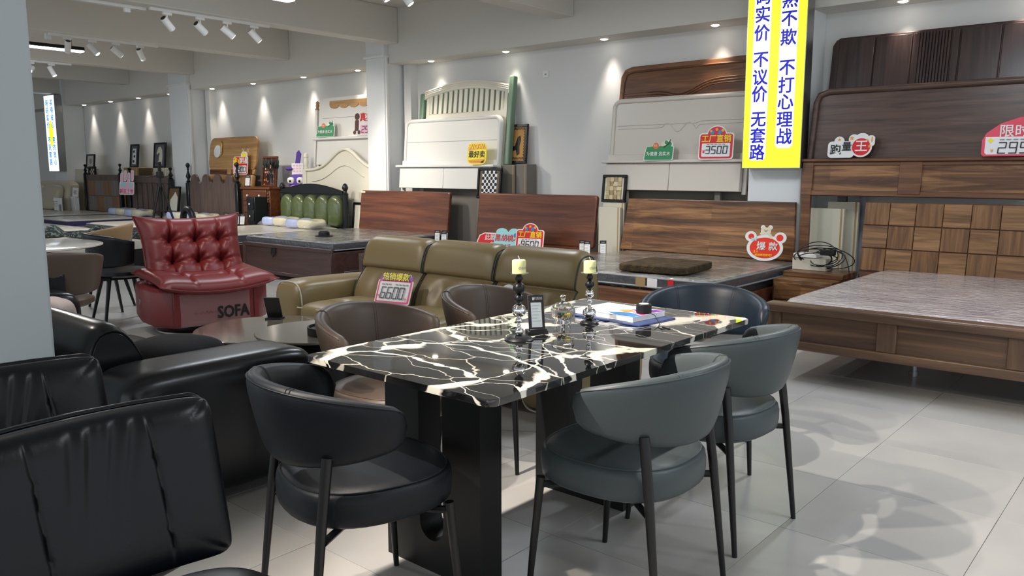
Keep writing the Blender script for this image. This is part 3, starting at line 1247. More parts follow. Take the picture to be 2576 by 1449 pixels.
for i in range(3):
    x0 = -4.66 + i * .647
    b = B()

    def sf(x, y, z):
        d = 0
        if z > 0:
            for bx, by in ((-.4, -.1), (.4, -.1)):
                d += .5 * exp(-((x - bx) ** 2 + (y - by) ** 2) / .02)
        return x, y, z - d
    b.puff(x0 + .004, x0 + .643, 3.14, 3.74, .25, .445, 5, 16, sf)
    o = objw(b, 'seat_cushion', m_l_tan, t, 60)
    b = B()
    b.tube([(x0 + .02, 3.17, .405), (x0 + .323, 3.152, .418), (x0 + .627, 3.17, .405)], .005, 6)
    objw(b, 'piping', m_piping, o)

t = thing('black_sofa', 'black leather sofa seen from its right arm, facing the red recliner', 'sofa', (-4.2, 1.6, 0))
b = B()
b.puff(-5.4, -3.1, 1.26, 1.98, .05, .28, 14, 6)
objw(b, 'base', m_l_sofa, t, 60)
for x0, x1 in ((-3.2, -2.86), (-5.62, -5.30)):
    b = B()
    b.puff(x0, x1, 1.22, 2.06, .045, .585, 7, 14, lambda x, y, z: (x, y, z))
    objw(b, 'arm', m_l_sofa, t, 60)
PK = [(1.52, .40), (1.5, .50), (1.45, .62), (1.40, .70), (1.34, .73), (1.27, .70), (1.23, .58), (1.22, .40), (1.23, .25), (1.35, .22), (1.5, .28)]
for i in range(3):
    x0 = -5.30 + i * .70
    sofa_back('back_cushion', x0 + .004, x0 + .694, PK, m_l_sofa, t, pipe=m_l_sofa, n=18, m=30)
    b = B()
    b.puff(x0 + .003, x0 + .695, 1.42, 2.02, .25, .43, 6, 12)
    objw(b, 'seat_cushion', m_l_sofa, t, 60)
t = thing('throw_pillow', 'soft dark charcoal throw pillow lying on the black sofa seat', 'pillow', (-3.44, 1.70, .43), radians(20))
b = B()
b.puff(-.2, .2, -.18, .18, 0, .16, 3, 14)
b.obj('cover', mat('charcoal_plush', '#15171c', .9, bump=(120, .4, .004)), t, 60)
t = thing('headrest_cushion', 'pinkish beige cushion on the black sofa back beside the pillar', 'cushion', (-4.42, 1.60, .43), radians(0))
b = B()
b.puff(-.16, .16, -.05, .05, 0, .25, 5, 10)
b.xf(set(), MX.Rotation(radians(6), 4, 'X'))
b.obj('cover', mat('pink_beige_fabric', '#b9a7a0', .8), t, 60)


# ------------------------------------------------------------------ red recliner
def tuft_pillow(W, H, th, cols, rows, mx, mt, name, parent, n=48, depth=.045, corner=.06, sagf=None):
    """puffy cushion in local (a: width, b: height, c: outward); stitched creases between the button columns, dimples at buttons"""
    def top(a, bq):
        e = max(0, 1 - abs(a) ** 7) ** .5 * max(0, 1 - abs(bq) ** 7) ** .5
        h = 1.0
        for cx in cols:
            h -= .20 * exp(-((a - cx) / .022) ** 2)
        for cz in rows:
            h -= .07 * exp(-((bq - cz) / .06) ** 2)
            for cx in cols:
                d2 = ((a - cx) * W / H) ** 2 + (bq - cz) ** 2
                h -= .6 * exp(-d2 / .02)
                # pull folds radiating from the button
                an = atan2(bq - cz, (a - cx) * W / H)
                h += .16 * sin(an * 6) * exp(-d2 / .05) * (1 - exp(-d2 / .006))
        return e * h
    b = B()

    def pos(a, bq, s):
        k = 1 + corner * (abs(a * bq)) ** 3
        c = top(a, bq) * (th if s > 0 else -th * .45)
        if s < 0:
            c = -max(0, 1 - abs(a) ** 7) ** .5 * max(0, 1 - abs(bq) ** 7) ** .5 * th * .5
        x, z = a * k * W / 2, bq * k * H / 2
        if sagf:
            c += sagf(a, bq)
        return mx @ V((x, -c, z))
    m = n
    g = {}
    for s in (1, -1):
        for i in range(m + 1):
            for j in range(m + 1):
                edge = i in (0, m) or j in (0, m)
                if s < 0 and edge:
                    g[s, i, j] = g[1, i, j]
                else:
                    g[s, i, j] = b.bm.verts.new(pos(-1 + 2 * i / m, -1 + 2 * j / m, s))
        for i in range(m):
            for j in range(m):
                b.bm.faces.new([g[s, i, j], g[s, i + 1, j], g[s, i + 1, j + 1], g[s, i, j + 1]])
    o = b.obj(name, mt, parent, 70)
    b = B()
    ed = [(-1 + 2 * i / m, -1) for i in range(m)] + [(1, -1 + 2 * i / m) for i in range(m)] + [(1 - 2 * i / m, 1) for i in range(m)] + [(-1, 1 - 2 * i / m) for i in range(m)]
    b.tube([pos(a, q, 1) for a, q in ed], .006, 6, closed=True)
    b.obj('piping', mt, o)
    return o


# local frame: faces -Y, width along x
t = thing('recliner_armchair', 'dark red tufted leather swivel recliner with clear film on its front', 'armchair', (-6.45, 3.44, 0), radians(80))
b = B()
b.lathe([(.34, 0), (.36, .006), (.36, .018), (.33, .03), (.1, .035)], 36)
b.obj('swivel_ring', mat('grey_steel', '#b9b9b7', .35, 1), t)
b = B()
b.lathe([(.27, .03), (.27, .1)], 32)
b.obj('pedestal', m_blackmat, t)
b = B()
b.prism([(-.42, .36), (-.47, .05), (-.46, -.26), (-.34, -.43), (.34, -.43), (.48, -.26), (.49, .05), (.44, .36)], .085, .40, .035, 'z')
body = b.obj('body', m_l_red, t, 50)
b = B()
for x in (-.355, .30):
    b.tube([(x, -.4335, .12), (x, -.4335, .37)], .003, 5)
b.obj('seam', mat('dark_red_seam', '#4a1517', .5), body)
b = B()
b.box(-.4745, -.468, .02, .05, .24, .29, .002, 1)
b.obj('usb_port', m_steel, body)
m_film = mat('clear_film', '#d9c8c8', .06, alpha=.16, coat=1)
b = B()
b.grid(lambda u, v: (-.30 + .56 * u, -.437 - .006 * sin(pi * v) - .002 * sin(9 * u + 5 * v), .095 + .26 * v), 12, 8)
b.obj('plastic_film', m_film, t, 60)
b = B()
b.text('SOFA', .135, .12, .185, -.4455, bold=.045, sx=.8)
b.obj('lettering', m_ink, t, 0, False)
b = B()
for k in range(2):
    b.tube([(-.2 + .012 * i + .1 * k, -.4455, .20 + .012 * sin(i * 2.3 + k)) for i in range(14)], .0012, 4)
b.obj('script_print', mat('script_brown', '#6b3b33', .5), t)
# back and seat cushions
mb = MX.Translation((0.03, .20, .615)) @ MX.Rotation(radians(-17), 4, 'X')
tuft_pillow(.80, .62, .14, (-.5, .03, .52), (.36, -.24), mb, m_l_red, 'back_cushion', t, 60, corner=.13, sagf=lambda a, q: .05 * max(0, -q) ** 2)
b = B()
b.puff(-.38, .38, -.03, .11, -.28, .22, 8, 8)
b.xf(set(), MX.Translation((0.03, .23, .58)) @ MX.Rotation(radians(-17), 4, 'X'))
b.obj('back_shell', m_l_red, t, 60)
ms = MX.Translation((0.02, -.10, .42)) @ MX(((1, 0, 0, 0), (0, 0, 1, 0), (0, -1, 0, 0), (0, 0, 0, 1)))
tuft_pillow(.90, .76, .09, (-.42, .42), (-.25, .45), ms, m_l_red, 'seat_cushion', t, 48, corner=.06, sagf=lambda a, q: .065 * abs(a) ** 2.2 - .03 + .02 * q)

# ------------------------------------------------------------------ rug and coffee tables
t = thing('rug', 'pale grey rug with dark border under the round coffee tables', 'rug', (-4.5, 2.6, 0))
B().box(-1.0, .9, -.48, .58, .001, .008, .003, 1).obj('pile', mat('rug_grey', '#a9abac', .95, var=('#8f9293', 9, .4, .6)), t)
b = B()
b.box(-1.0, .9, .49, .575, .0081, .0087)
b.box(-1.0, -.92, -.48, .49, .0081, .0087)
b.box(.55, .7, .25, .4, .0081, .0087)
bd = b.obj('dark_border', mat('rug_dark', '#23272c', .95), t, 0)
b = B()
for i in range(34):
    b.box(-.98 + i * .055, -.95 + i * .055, .455, .485, .0082, .0087)
o = b.obj('comb_pattern', MT['rug_dark'], t, 0)
m_top = mat('bronze_mirror_top', '#8b8378', .09, .55)
RZ = .0087


def round_table(name, lab, x, y, r, h, br, off=(0, 0), mt=m_top):
    t = thing(name, lab, 'coffee table', (x, y, RZ), group='round coffee tables')
    b = B()
    b.lathe([(0, h - .012), (r - .002, h - .012), (r, h - .009), (r, h - .003), (r - .003, h), (0, h)], 56)
    b.obj('tabletop', mt, t, 40)
    b = B()
    b.lathe([(br - .01, 0), (br, .01), (br, h - .012), (br - .01, h - .012)], 48, (off[0], off[1], 0))
    b.obj('drum_base', mat('black_satin', '#101113', .28), t, 40)


round_table('round_coffee_table', 'larger lower round coffee table with dark mirror top and black drum base', -4.24, 2.69, .43, .375, .40)
round_table('round_coffee_table', 'smaller higher round coffee table overlapping the larger one, with ashtray', -3.66, 2.62, .33, .445, .19, (.12, -.04))
t = thing('serving_tray', 'black round tray on the smaller coffee table', 'tray', (-3.54, 2.62, RZ + .445))
b = B()
b.lathe([(0, 0), (.115, 0), (.12, .004), (.12, .042), (.112, .042), (.11, .03), (0, .03)], 40)
b.obj('bowl', m_blackmat, t)
t = thing('glass_ashtray', 'clear cut glass ashtray on the black tray', 'ashtray', (-3.52, 2.66, RZ + .475))
b = B()
b.lathe([(0, 0), (.05, 0), (.062, .012), (.06, .03), (.045, .03), (.04, .012), (0, .01)], 12)
b.obj('body', m_glass, t, 20)
for k in range(8):
    a = k * pi / 4
    b = B()
    b.lathe(sphere_prof(.033, .011, 5), 8, (.053 * cos(a), .053 * sin(a), 0))
    b.obj('rim_bead', m_glass, t, 20)
t = thing('card_stand', 'black blank card stand seen from behind on the larger coffee table', 'price card', (-4.49, 2.90, RZ + .375), radians(215))
b = B()
b.box(-.05, .05, -.004, .004, 0, .15, .0015, 1)
b.xf(set(), MX.Translation((0, .0, .006)) @ MX.Rotation(radians(-22), 4, 'X'))
b.obj('panel', m_blackmat, t)
B().box(-.05, .05, -.03, .05, 0, .01, .001, 1).obj('foot', m_blackmat, t)


# ------------------------------------------------------------------ beds along the back wall
def at(root, b, name, mt, ang=38, parent=None):
    return objw(b, name, mt, parent or root, ang)


def mattress(root, x0, x1, y0, y1, z0, z1, mt, side=None, k=14, n=14, name='mattress'):
    b = B()
    b.puff(x0, x1, y0, y1, z0, z1, k, n)
    o = at(root, b, name, mt, 60)
    if side:
        b = B()
        q = .004
        pts = [(x0 - q, y0 - q), (x1 + q, y0 - q), (x1 + q, y1), (x1 - .02, y1), (x1 - .02, y0 + .02), (x0 + .02, y0 + .02), (x0 + .02, y1), (x0 - q, y1)]
        b.prism(pts, z0 + .02, z1 - .025, .004, 'z')
        at(root, b, 'side_band', side, 40, o)
        b = B()
        for zz_ in (z0 + .015, z1 - .02):
            b.tube([(x0 - .004, y1, zz_), (x0 - .004, y0 + .03, zz_), (x0 + .03, y0 - .005, zz_), (x1 - .03, y0 - .005, zz_), (x1 + .004, y0 + .03, zz_), (x1 + .004, y1, zz_)], .008, 6)
        at(root, b, 'piping', m_pgrey, 40, o)
    return o


# --- bed with block headboard (right)
t = thing('double_bed', 'walnut bed with square block headboard and panelled footboard at the right', 'bed', (-1.06, 6.1, 0))
FX = [(-2.09, -2.005), (-1.42, -1.31), (-.75, -.64), (-.09, -.005)]
b = B()
b.box(-2.1, 0.0, 4.94, 5.05, .435, .495, .016, 3)
at(t, b, 'top_rail', m_w_foot)
b = B()
b.box(-2.09, -.005, 4.965, 5.03, .205, .262, .008, 2)
at(t, b, 'bottom_rail', m_w_foot)
for i, (a, c) in enumerate(FX):
    b = B()
    b.box(a, c, 4.968, 5.03, .262, .44, .004, 1)
    at(t, b, 'stile', m_w_footz)
    if i < 3:
        b = B()
        b.box(c, FX[i + 1][0], 4.985, 5.02, .262, .436)
        at(t, b, 'foot_panel', m_w_foot, 0)
for x0, x1 in ((-2.09, -2.05), (-.05, -.005)):
    b = B()
    b.box(x0, x1, 5.03, 7.30, .205, .44, .004, 1)
    at(t, b, 'side_rail', m_w_foot)
b = B()
b.box(-2.05, -.05, 5.05, 7.28, .36, .39)
at(t, b, 'slat_base', m_w_bed, 0)
for x, y in ((-1.36, 5.62), (-1.9, 6.7), (-1.9, 7.2), (-.2, 7.2), (-.2, 5.9), (-1.36, 6.8)):
    b = B()
    b.tube([(x, y, .36), (x, y, .03)], .022, 10)
    b.tube([(x, y, .03), (x, y, 0)], .03, 10)
    at(t, b, 'leg', m_steel)
mattress(t, -2.045, -.055, 5.055, 7.27, .39, .497, m_matt, None, 22)
lean = MX.Translation((0, 7.30, .40)) @ MX.Rotation(radians(-8), 4, 'X')
b = B()
b.box(-2.27, .07, .0, .03, .0, .665, .004, 1)
b.box(-2.25, -2.1, -.04, 0, -.395, .05)
b.box(-.1, .05, -.04, 0, -.395, .05)
b.box(-2.2, 0, -.012, 0, .005, .055, .004, 1)
b.xf(set(), lean)
hbo = at(t, b, 'headboard', MT['walnut'])
sq = None
for r in range(3):
    for c in range(11):
        if sq is None or True:
            b = B()
            b.box(-.101, .101, -.016, .012, -.0955, .0955, .003, 1)
            key = 'x' if (r + c) % 2 else 'z'
            if sq is None:
                sq = {}
            if key not in sq:
                o = b.obj('square_block', m_w_sqx if key == 'x' else m_w_walz, hbo, 30)
                sq[key] = o
            else:
                b.bm.free()
                o = sq[key].copy()
                col.objects.link(o)
                o.parent = hbo
            m = world_inv(hbo) @ lean @ MX.Translation((-2.164 + c * .2075, -.004, .165 + r * .1985))
            o.matrix_basis = m

# --- bed with stave headboard (middle right)
t = thing('double_bed', 'walnut bed with wavy grained headboard, red bear sign standing on its mattress', 'bed', (-3.8, 6.6, 0))
b = B()
b.box(-4.72, -2.87, 5.68, 7.44, .13, .31, .012, 2)
at(t, b, 'base', m_w_red)
b = B()
b.box(-4.76, -2.84, 5.62, 5.70, .15, .36, .012, 2)
at(t, b, 'footboard', m_w_wal)
for x in (-4.6, -2.95):
    for y in (5.85, 7.35):
        b = B()
        b.tube([(x, y, .14), (x, y, 0)], [.04, .028], 10)
        at(t, b, 'leg', m_w_wal)
mattress(t, -4.68, -2.9, 5.74, 7.45, .30, .385, MT['mattress_side'], None, 16, 10, 'lower_mattress')
mm = mattress(t, -4.74, -2.85, 5.68, 7.47, .375, .485, m_matt2, m_matside, 16)
for a, c, mt_ in ((-3.52, -3.43, m_cartonb), (-3.41, -3.32, m_paper), (-3.22, -3.17, m_red)):
    b = B()
    b.box(a, c, 5.668, 5.675, .385, .465)
    at(t, b, 'sewn_label', mt_, 0, mm)
lean = MX.Translation((0, 7.46, .30)) @ MX.Rotation(radians(-7), 4, 'X')
b = B()
b.prism([(-4.86, .18), (-2.92, .18), (-2.955, .74), (-4.80, .74)], 0, .05, .012)
b.box(-4.7, -4.5, .01, .05, -.29, .2)
b.box(-3.2, -3.0, .01, .05, -.29, .2)
b.xf(set(), lean)
at(t, b, 'headboard', m_w_stave)
t = thing('seat_cushion', 'square brown corduroy cushion lying on the wrapped mattress', 'cushion', (-3.47, 6.07, .487), radians(5))
b = B()
b.puff(-.31, .31, -.32, .32, 0, .07, 9, 24)
b.obj('cover', mat('brown_corduroy', '#33291a', .95, bump=(60, 1, .008), var=('#4d3e22', 14, .4, .6)), t, 60)

# --- two red walnut beds
for X0, X1, lab, tilt in ((-7.02, -5.21, 'red walnut bed with plain rounded headboard directly behind the tan sofa', 0), (-9.36, -7.54, 'red walnut bed with wrapped mattress and leather strap on its foot panel', 1)):
    t = thing('double_bed', lab, 'bed', ((X0 + X1) / 2, 6.6, 0), 0)
    bw = (X0 + .0, X1 - .0)
    b = B()
    b.box(bw[0], bw[1], 5.66, 7.4, .1, .40, .01, 2)
    at(t, b, 'base', m_w_bed)
    b = B()
    b.box(bw[0] - .01, bw[1] + .01, 5.62, 5.66, .06, .43, .01, 2)
    ft = at(t, b, 'foot_panel', m_w_bed)
    b = B()
    for a, c, d, e in ((bw[0] - .01, bw[1] + .01, .06, .10), (bw[0] - .01, bw[0] + .05, .10, .39), (bw[1] - .05, bw[1] + .01, .10, .39), (bw[0] - .01, bw[1] + .01, .39, .43)):
        b.box(a, c, 5.612, 5.622, d, e, .003, 1)
    at(t, b, 'panel_frame', m_w_bed, 38, ft)
    b = B()
    b.box(bw[1] + .0, bw[1] + .012, 5.8, 7.3, .14, .17, .002, 1)
    at(t, b, 'side_trim', m_steel)
    for x in (bw[0] + .15, bw[1] - .15):
        for y in (5.8, 7.3):
            b = B()
            b.box(x - .03, x + .03, y - .03, y + .03, 0, .1)
            at(t, b, 'leg', m_w_bed, 0)
    if tilt:
        b = B()
        b.box(-8.72, -8.62, 5.604, 5.612, .33, .40, .003, 1)
        b.tube([(-8.72, 5.604, .33), (-8.67, 5.603, .28), (-8.62, 5.604, .33)], .006, 6)
        at(t, b, 'leather_strap', m_blackmat, 38, ft)
    if tilt:
        mattress(t, bw[0] + .02, bw[1] - .0, 5.66, 7.4, .41, .52, m_matt2, m_matside, 18)
    lean = MX.Translation((0, 7.46, .3)) @ MX.Rotation(radians(-7), 4, 'X')
    b = B()
    b.prism(rr((X0 + X1) / 2, .46, X1 - X0, .60, .035, 4), 0, .055, .022)
    b.xf(set(), lean)
    hbo = at(t, b, 'headboard', m_w_red)
    b = B()
    b.box(X0 + .1, X1 - .1, .01, .045, -.29, .3)
    b.xf(set(), lean)
    at(t, b, 'headboard_plinth', m_w_red, 0)
    if tilt:
        b = B()
        b.box(X0 + .01, X0 + .1, -.003, .0, .72, .745)
        b.xf(set(), lean)
        at(t, b, 'sticker', m_cream, 0, hbo)
t = thing('felt_hat', 'small black felt hat lying on the wrapped mattress behind the recliner', 'hat', (-8.3, 6.1, .525))
b = B()
b.lathe([(.11, 0), (.11, .008), (.07, .012), (.068, .05), (.05, .065), (0, .068)], 18)
b.obj('crown', m_blackmat, t)


# --- post beds further left
def finial(b, x, y, z, r=.03, h=.36):
    b.lathe([(r * .9, 0), (r * 1.3, h * .06), (r * .75, h * .1), (r * .6, h * .16), (r * 1.3, h * .3), (r * .8, h * .45), (r * .42, h * .6), (r * .6, h * .68), (r * .42, h * .72), (r * .7, h * .76), (r * 1.15, h * .86), (r * .8, h * .96), (0, h)], 14, (x, y, z))


def bed_low(t, x0, x1, yf, mt, base=m_w_bed, top=.50, side=None, yh=7.42):
    b = B()
    b.box(x0, x1, yf, yh, .08, top - .13, .01, 1)
    at(t, b, 'base', base)
    for x in (x0 + .1, x1 - .1):
        for y in (yf + .12, yh - .12):
            b = B()
            b.box(x - .03, x + .03, y - .03, y + .03, 0, .08)
            at(t, b, 'leg', base, 0)
    return mattress(t, x0 + .01, x1 - .01, yf + .02, yh, top - .13, top, mt, side, 18, 10)


# green channelled headboard
t = thing('double_bed', 'bed with black posts and five shiny green channel pads', 'bed', (-10.45, 6.6, 0))
bed_low(t, -11.25, -9.68, 5.62, m_mattw, m_w_bed, .50, MT['mattress_side'])
for x in (-11.26, -9.66):
    b = B()
    b.tube([(x, 7.5, 0), (x, 7.5, .98)], .045, 12)
    b.lathe([(.045, 0), (.05, .01), (.03, .03), (.025, .05), (.045, .09), (.045, .11), (.03, .15), (0, .17)], 14, (x, 7.5, .98))
    at(t, b, 'post', m_blackwood)
b = B()
b.prism([(-11.24, .3), (-9.68, .3), (-9.68, 1.0)] + [(-9.68 - 1.56 * i / 12, 1.0 + .10 * sin(pi * i / 12)) for i in range(1, 12)] + [(-11.24, 1.0)], 7.48, 7.53)
b.prism([(-11.24, .99), (-9.68, .99)] + [(-9.68 - 1.56 * i / 12, 1.0 + .035 + .10 * sin(pi * i / 12)) for i in range(13)], 7.46, 7.48)
at(t, b, 'headboard', m_blackwood)
for i in range(5):
    cx = -10.46 + (i - 2) * .305
    b = B()
    out = [(cx - .148, .5), (cx + .148, .5)] + el(cx, .82, .148, .15, 14, 0, 180)
    ys = [(0, 1.0), (.03, 1.0), (.06, .93), (.078, .8), (.084, .5), (.085, 0.0)]
    cz = .70

    def pf(u, v, out=out, cx=cx):
        k = len(out)
        j = u * k
        p, q = out[int(j) % k], out[(int(j) + 1) % k]
        fr = j - int(j)
        x, z = p[0] + (q[0] - p[0]) * fr, p[1] + (q[1] - p[1]) * fr
        yy, s = ys[min(int(v * 5 + .5), 5)]
        return (cx + (x - cx) * s, 7.48 - yy, cz + (z - cz) * s)
    b.grid(pf, 40, 5, cu=True)
    at(t, b, 'channel_pad', m_greenup, 60)

# scalloped headboard
t = thing('double_bed', 'bed with scalloped brown plank headboard and tall black ball posts', 'bed', (-13.4, 6.6, 0))
bed_low(t, -14.2, -12.6, 5.62, m_mattw, m_w_bed, .48, MT['mattress_side'])
for x in (-14.26, -12.60):
    b = B()
    b.box(x - .045, x + .045, 7.47, 7.55, 0, 1.12, .01, 1)
    finial(b, x, 7.51, 1.12, .034, .36)
    at(t, b, 'post', m_blackwood)
pl = None
for i in range(4):
    x0 = -14.205 + i * .39
    sc_ = [(x0, .45), (x0 + .386, .45), (x0 + .386, 1.10)] + [(x0 + .193 + .13 * cos(radians(a)), 1.10 + .17 * sin(radians(a)) ** .8) for a in range(10, 171, 16)] + [(x0, 1.10)]
    b = B()
    b.prism(sc_, 7.49, 7.53, .004)
    at(t, b, 'plank', m_w_ash)

# ribbed and chequered headboards
t = thing('double_bed', 'bed with ribbed brown headboard carrying a pink hands sign', 'bed', (-15.75, 6.6, 0))
bed_low(t, -16.55, -14.98, 5.62, m_mattw, m_w_bed, .48, mat('purple_band', '#332e5c', .5))
for x in (-16.62, -14.92):
    b = B()
    b.box(x - .04, x + .04, 7.47, 7.55, 0, 1.18, .008, 1)
    finial(b, x, 7.51, 1.18, .035, .22)
    at(t, b, 'post', m_blackwood)
b = B()
b.box(-16.58, -14.96, 7.51, 7.54, .4, 1.22)
b.box(-16.58, -14.96, 7.49, 7.51, 1.10, 1.24, .004, 1)
at(t, b, 'headboard', m_w_ash)
for i in range(7):
    x = -16.5 + i * .225
    b = B()
    b.prism([(x, .45), (x + .17, .45), (x + .17, 1.02)] + el(x + .085, 1.02, .085, .07, 8, 0, 180) + [(x, 1.02)], 7.488, 7.512, .006)
    at(t, b, 'rib', m_w_ash)
t = thing('double_bed', 'bed with chequered two-tone brown headboard at the far left', 'bed', (-17.9, 6.6, 0))
bed_low(t, -18.68, -17.08, 5.62, m_mattw, m_w_bed, .48, MT['purple_band'])
for x in (-18.74, -17.04):
    b = B()
    b.box(x - .035, x + .035, 7.47, 7.55, 0, 1.28, .008, 1)
    finial(b, x, 7.51, 1.28, .03, .2)
    at(t, b, 'post', m_blackwood)
b = B()
b.box(-18.7, -17.08, 7.50, 7.54, .4, 1.25, .004, 1)
hbo = at(t, b, 'headboard', m_w_ash)
m_chk1, m_chk2 = wood('check_light', '#6e4f38', '#8f6b4c', 'z', .5), wood('check_grey', '#625c5a', '#827a78', 'z', .5)
for r in range(2):
    for c in range(4):
        b = B()
        b.box(-18.6 + c * .375, -18.23 + c * .375, 7.49, 7.502, .48 + r * .33, .80 + r * .33, .003, 1)
        at(t, b, 'check_panel', m_chk1 if (r + c) % 2 else m_chk2, 30, hbo)
t = thing('upholstered_bed', 'beige leather upholstered bed at the far left edge', 'bed', (-20.2, 6.5, 0))
bed_low(t, -21.2, -19.4, 5.62, m_mattw, m_l_beige, .48)
b = B()
b.puff(-21.3, -19.05, 7.18, 7.5, .3, 1.10, 7, 12, lambda x, y, z: (x, y + .35 * max(0, z), z))
at(t, b, 'headboard', m_l_beige, 60)
for i in range(2):
    b = B()
    b.puff(-21.2 + i * 1.02, -20.2 + i * 1.02, 7.02, 7.22, .48, 1.02, 4, 12, lambda x, y, z: (x + .08 * z, y + .5 * z, z))
    at(t, b, 'back_pad', m_l_beige, 60)


# contour pillows in clear bags
def contour_pillow(lab, x, y, z, rz=0):
    t = thing('contour_pillow', lab, 'pillow', (x, y, z), rz, 'contour foam pillows in clear bags')
    wv = lambda a, yy, zz_: (a, yy, zz_ * (1 - .3 * cos(yy * 3)))
    b = B()
    b.puff(-.34, .02, -.18, .18, 0, .13, 3.2, 12, wv)
    b.obj('blue_half', m_blue, t, 60)
    b = B()
    b.puff(-.06, .33, -.175, .175, 0, .13, 3.2, 12, wv)
    b.obj('cream_half', m_foam, t, 60)
    b = B()
    b.grid(lambda u, v: (-.37 + .74 * u, -.2 + .4 * v, .006 + .135 * (max(0, sin(pi * u)) ** .35) * (max(0, sin(pi * v)) ** .35) + .006 * sin(17 * u + 9 * v)), 18, 12)
    b.obj('clear_bag', m_bag, t, 60)


m_bag = mat('clear_bag', '#eef0f6', .06, alpha=.14, coat=1, bump=(18, .6, .02))
contour_pillow('bagged blue and cream pillow, left one before the green headboard', -10.75, 7.12, .505)
contour_pillow('bagged blue and cream pillow, right one before the green headboard', -9.98, 7.02, .505)
contour_pillow('bagged blue and cream pillow, left one before the scalloped headboard', -13.75, 7.1, .485)
contour_pillow('bagged blue and cream pillow, right one before the scalloped headboard', -12.95, 7.05, .485)
contour_pillow('bagged blue and cream pillow, left one before the ribbed headboard', -16.1, 7.1, .485)
contour_pillow('bagged blue and cream pillow, right one before the ribbed headboard', -15.3, 7.05, .485)


# ------------------------------------------------------------------ headboards leaning on the wall
def leaning(name, lab, xc, y, z, lean, group=None):
    return thing(name, lab, 'headboard', (xc, y, z), 0, group, rx=radians(-lean))


def legs(t, xs, mt, yo=.0, up=.02, lw=.04, nm='leg'):
    # upright supports from the floor to the underside of a leaning board (room coordinates)
    l = t.location
    for x in xs:
        b = B()
        b.box(l.x + x - lw, l.x + x + lw, l.y + yo, l.y + yo + .04, 0, l.z + up)
        objw(b, nm, mt, t, 0)


# sage and cream slatted headboard (top left)
t = leaning('slatted_headboard', 'cream headboard with round-ended slots and sage green posts', -7.60, 7.83, 1.40, 6)
W2 = .74
top = lambda x: .98 + .13 * cos(x / W2 * 1.25)
b = B()
b.prism([(-W2, 0), (W2, 0), (W2, .70), (-W2, .70)], 0, .03)
b.prism([(-W2 - .03, .90 - .0)] + [(x, top(x) - .10) for x in [-W2 + .05 + (2 * W2 - .1) * i / 20 for i in range(21)]] + [(W2 + .03, .90), (W2 + .03, top(W2))] + [(x, top(x)) for x in [W2 - 2 * W2 * i / 20 for i in range(21)]] + [(-W2 - .03, top(W2))], -.02, .03)
b.prism([(-W2, .70), (-W2 + .08, .70), (-W2 + .08, .93), (-W2, .93)], 0, .03)
b.prism([(W2 - .08, .70), (W2, .70), (W2, .93), (W2 - .08, .93)], 0, .03)
fr = b.obj('frame', m_cream, t)
b = B()
b.prism([(-W2 + .02, .60), (W2 - .02, .60)] + [(x, top(x) - .06) for x in [W2 - .02 - (2 * W2 - .04) * i / 20 for i in range(21)]], .02, .028)
b.obj('green_back', m_green, t, 0)
ns = 14
pt = (2 * W2 - .16) / ns
for i in range(ns + 1):
    x = -W2 + .08 + pt * i
    zt_ = top(x) - .085
    b = B()
    b.box(x - pt * .32, x + pt * .32, .0, .02, .69, zt_, .003, 1)
    b.obj('slat', m_cream, t)
    if i < ns:
        xc = x + pt / 2
        b = B()
        zz2 = top(xc) - .10
        r = pt * .23
        b.prism([(xc - r - .012, zz2 + .03), (xc - r, zz2 - r)] + [(xc + r * cos(radians(a)), zz2 - r + r * sin(radians(a))) for a in range(165, 14, -15)] + [(xc + r, zz2 - r), (xc + r + .012, zz2 + .03)], .0, .02)
        b.obj('slot_arch', m_cream, t, 0)
b = B()
for k in range(3):
    b.tube([(x, -.022, top(x) - .018 - .022 * k) for x in [-W2 - .02 + (2 * W2 + .04) * i / 24 for i in range(25)]], .007, 6)
b.obj('moulding', m_cream, fr)
for x, z0, z1 in ((-W2 - .075, .0, .99), (W2 + .065, .0, 1.12)):
    b = B()
    b.box(x - .04, x + .04, -.03, .06, z0, z1, .018, 3)
    b.obj('post', m_green, t)
# white shelf headboard in front of it
t = leaning('storage_headboard', 'ivory headboard with rounded corners and storage shelf, yellow sign on it', -7.75, 7.69, 1.04, 5)


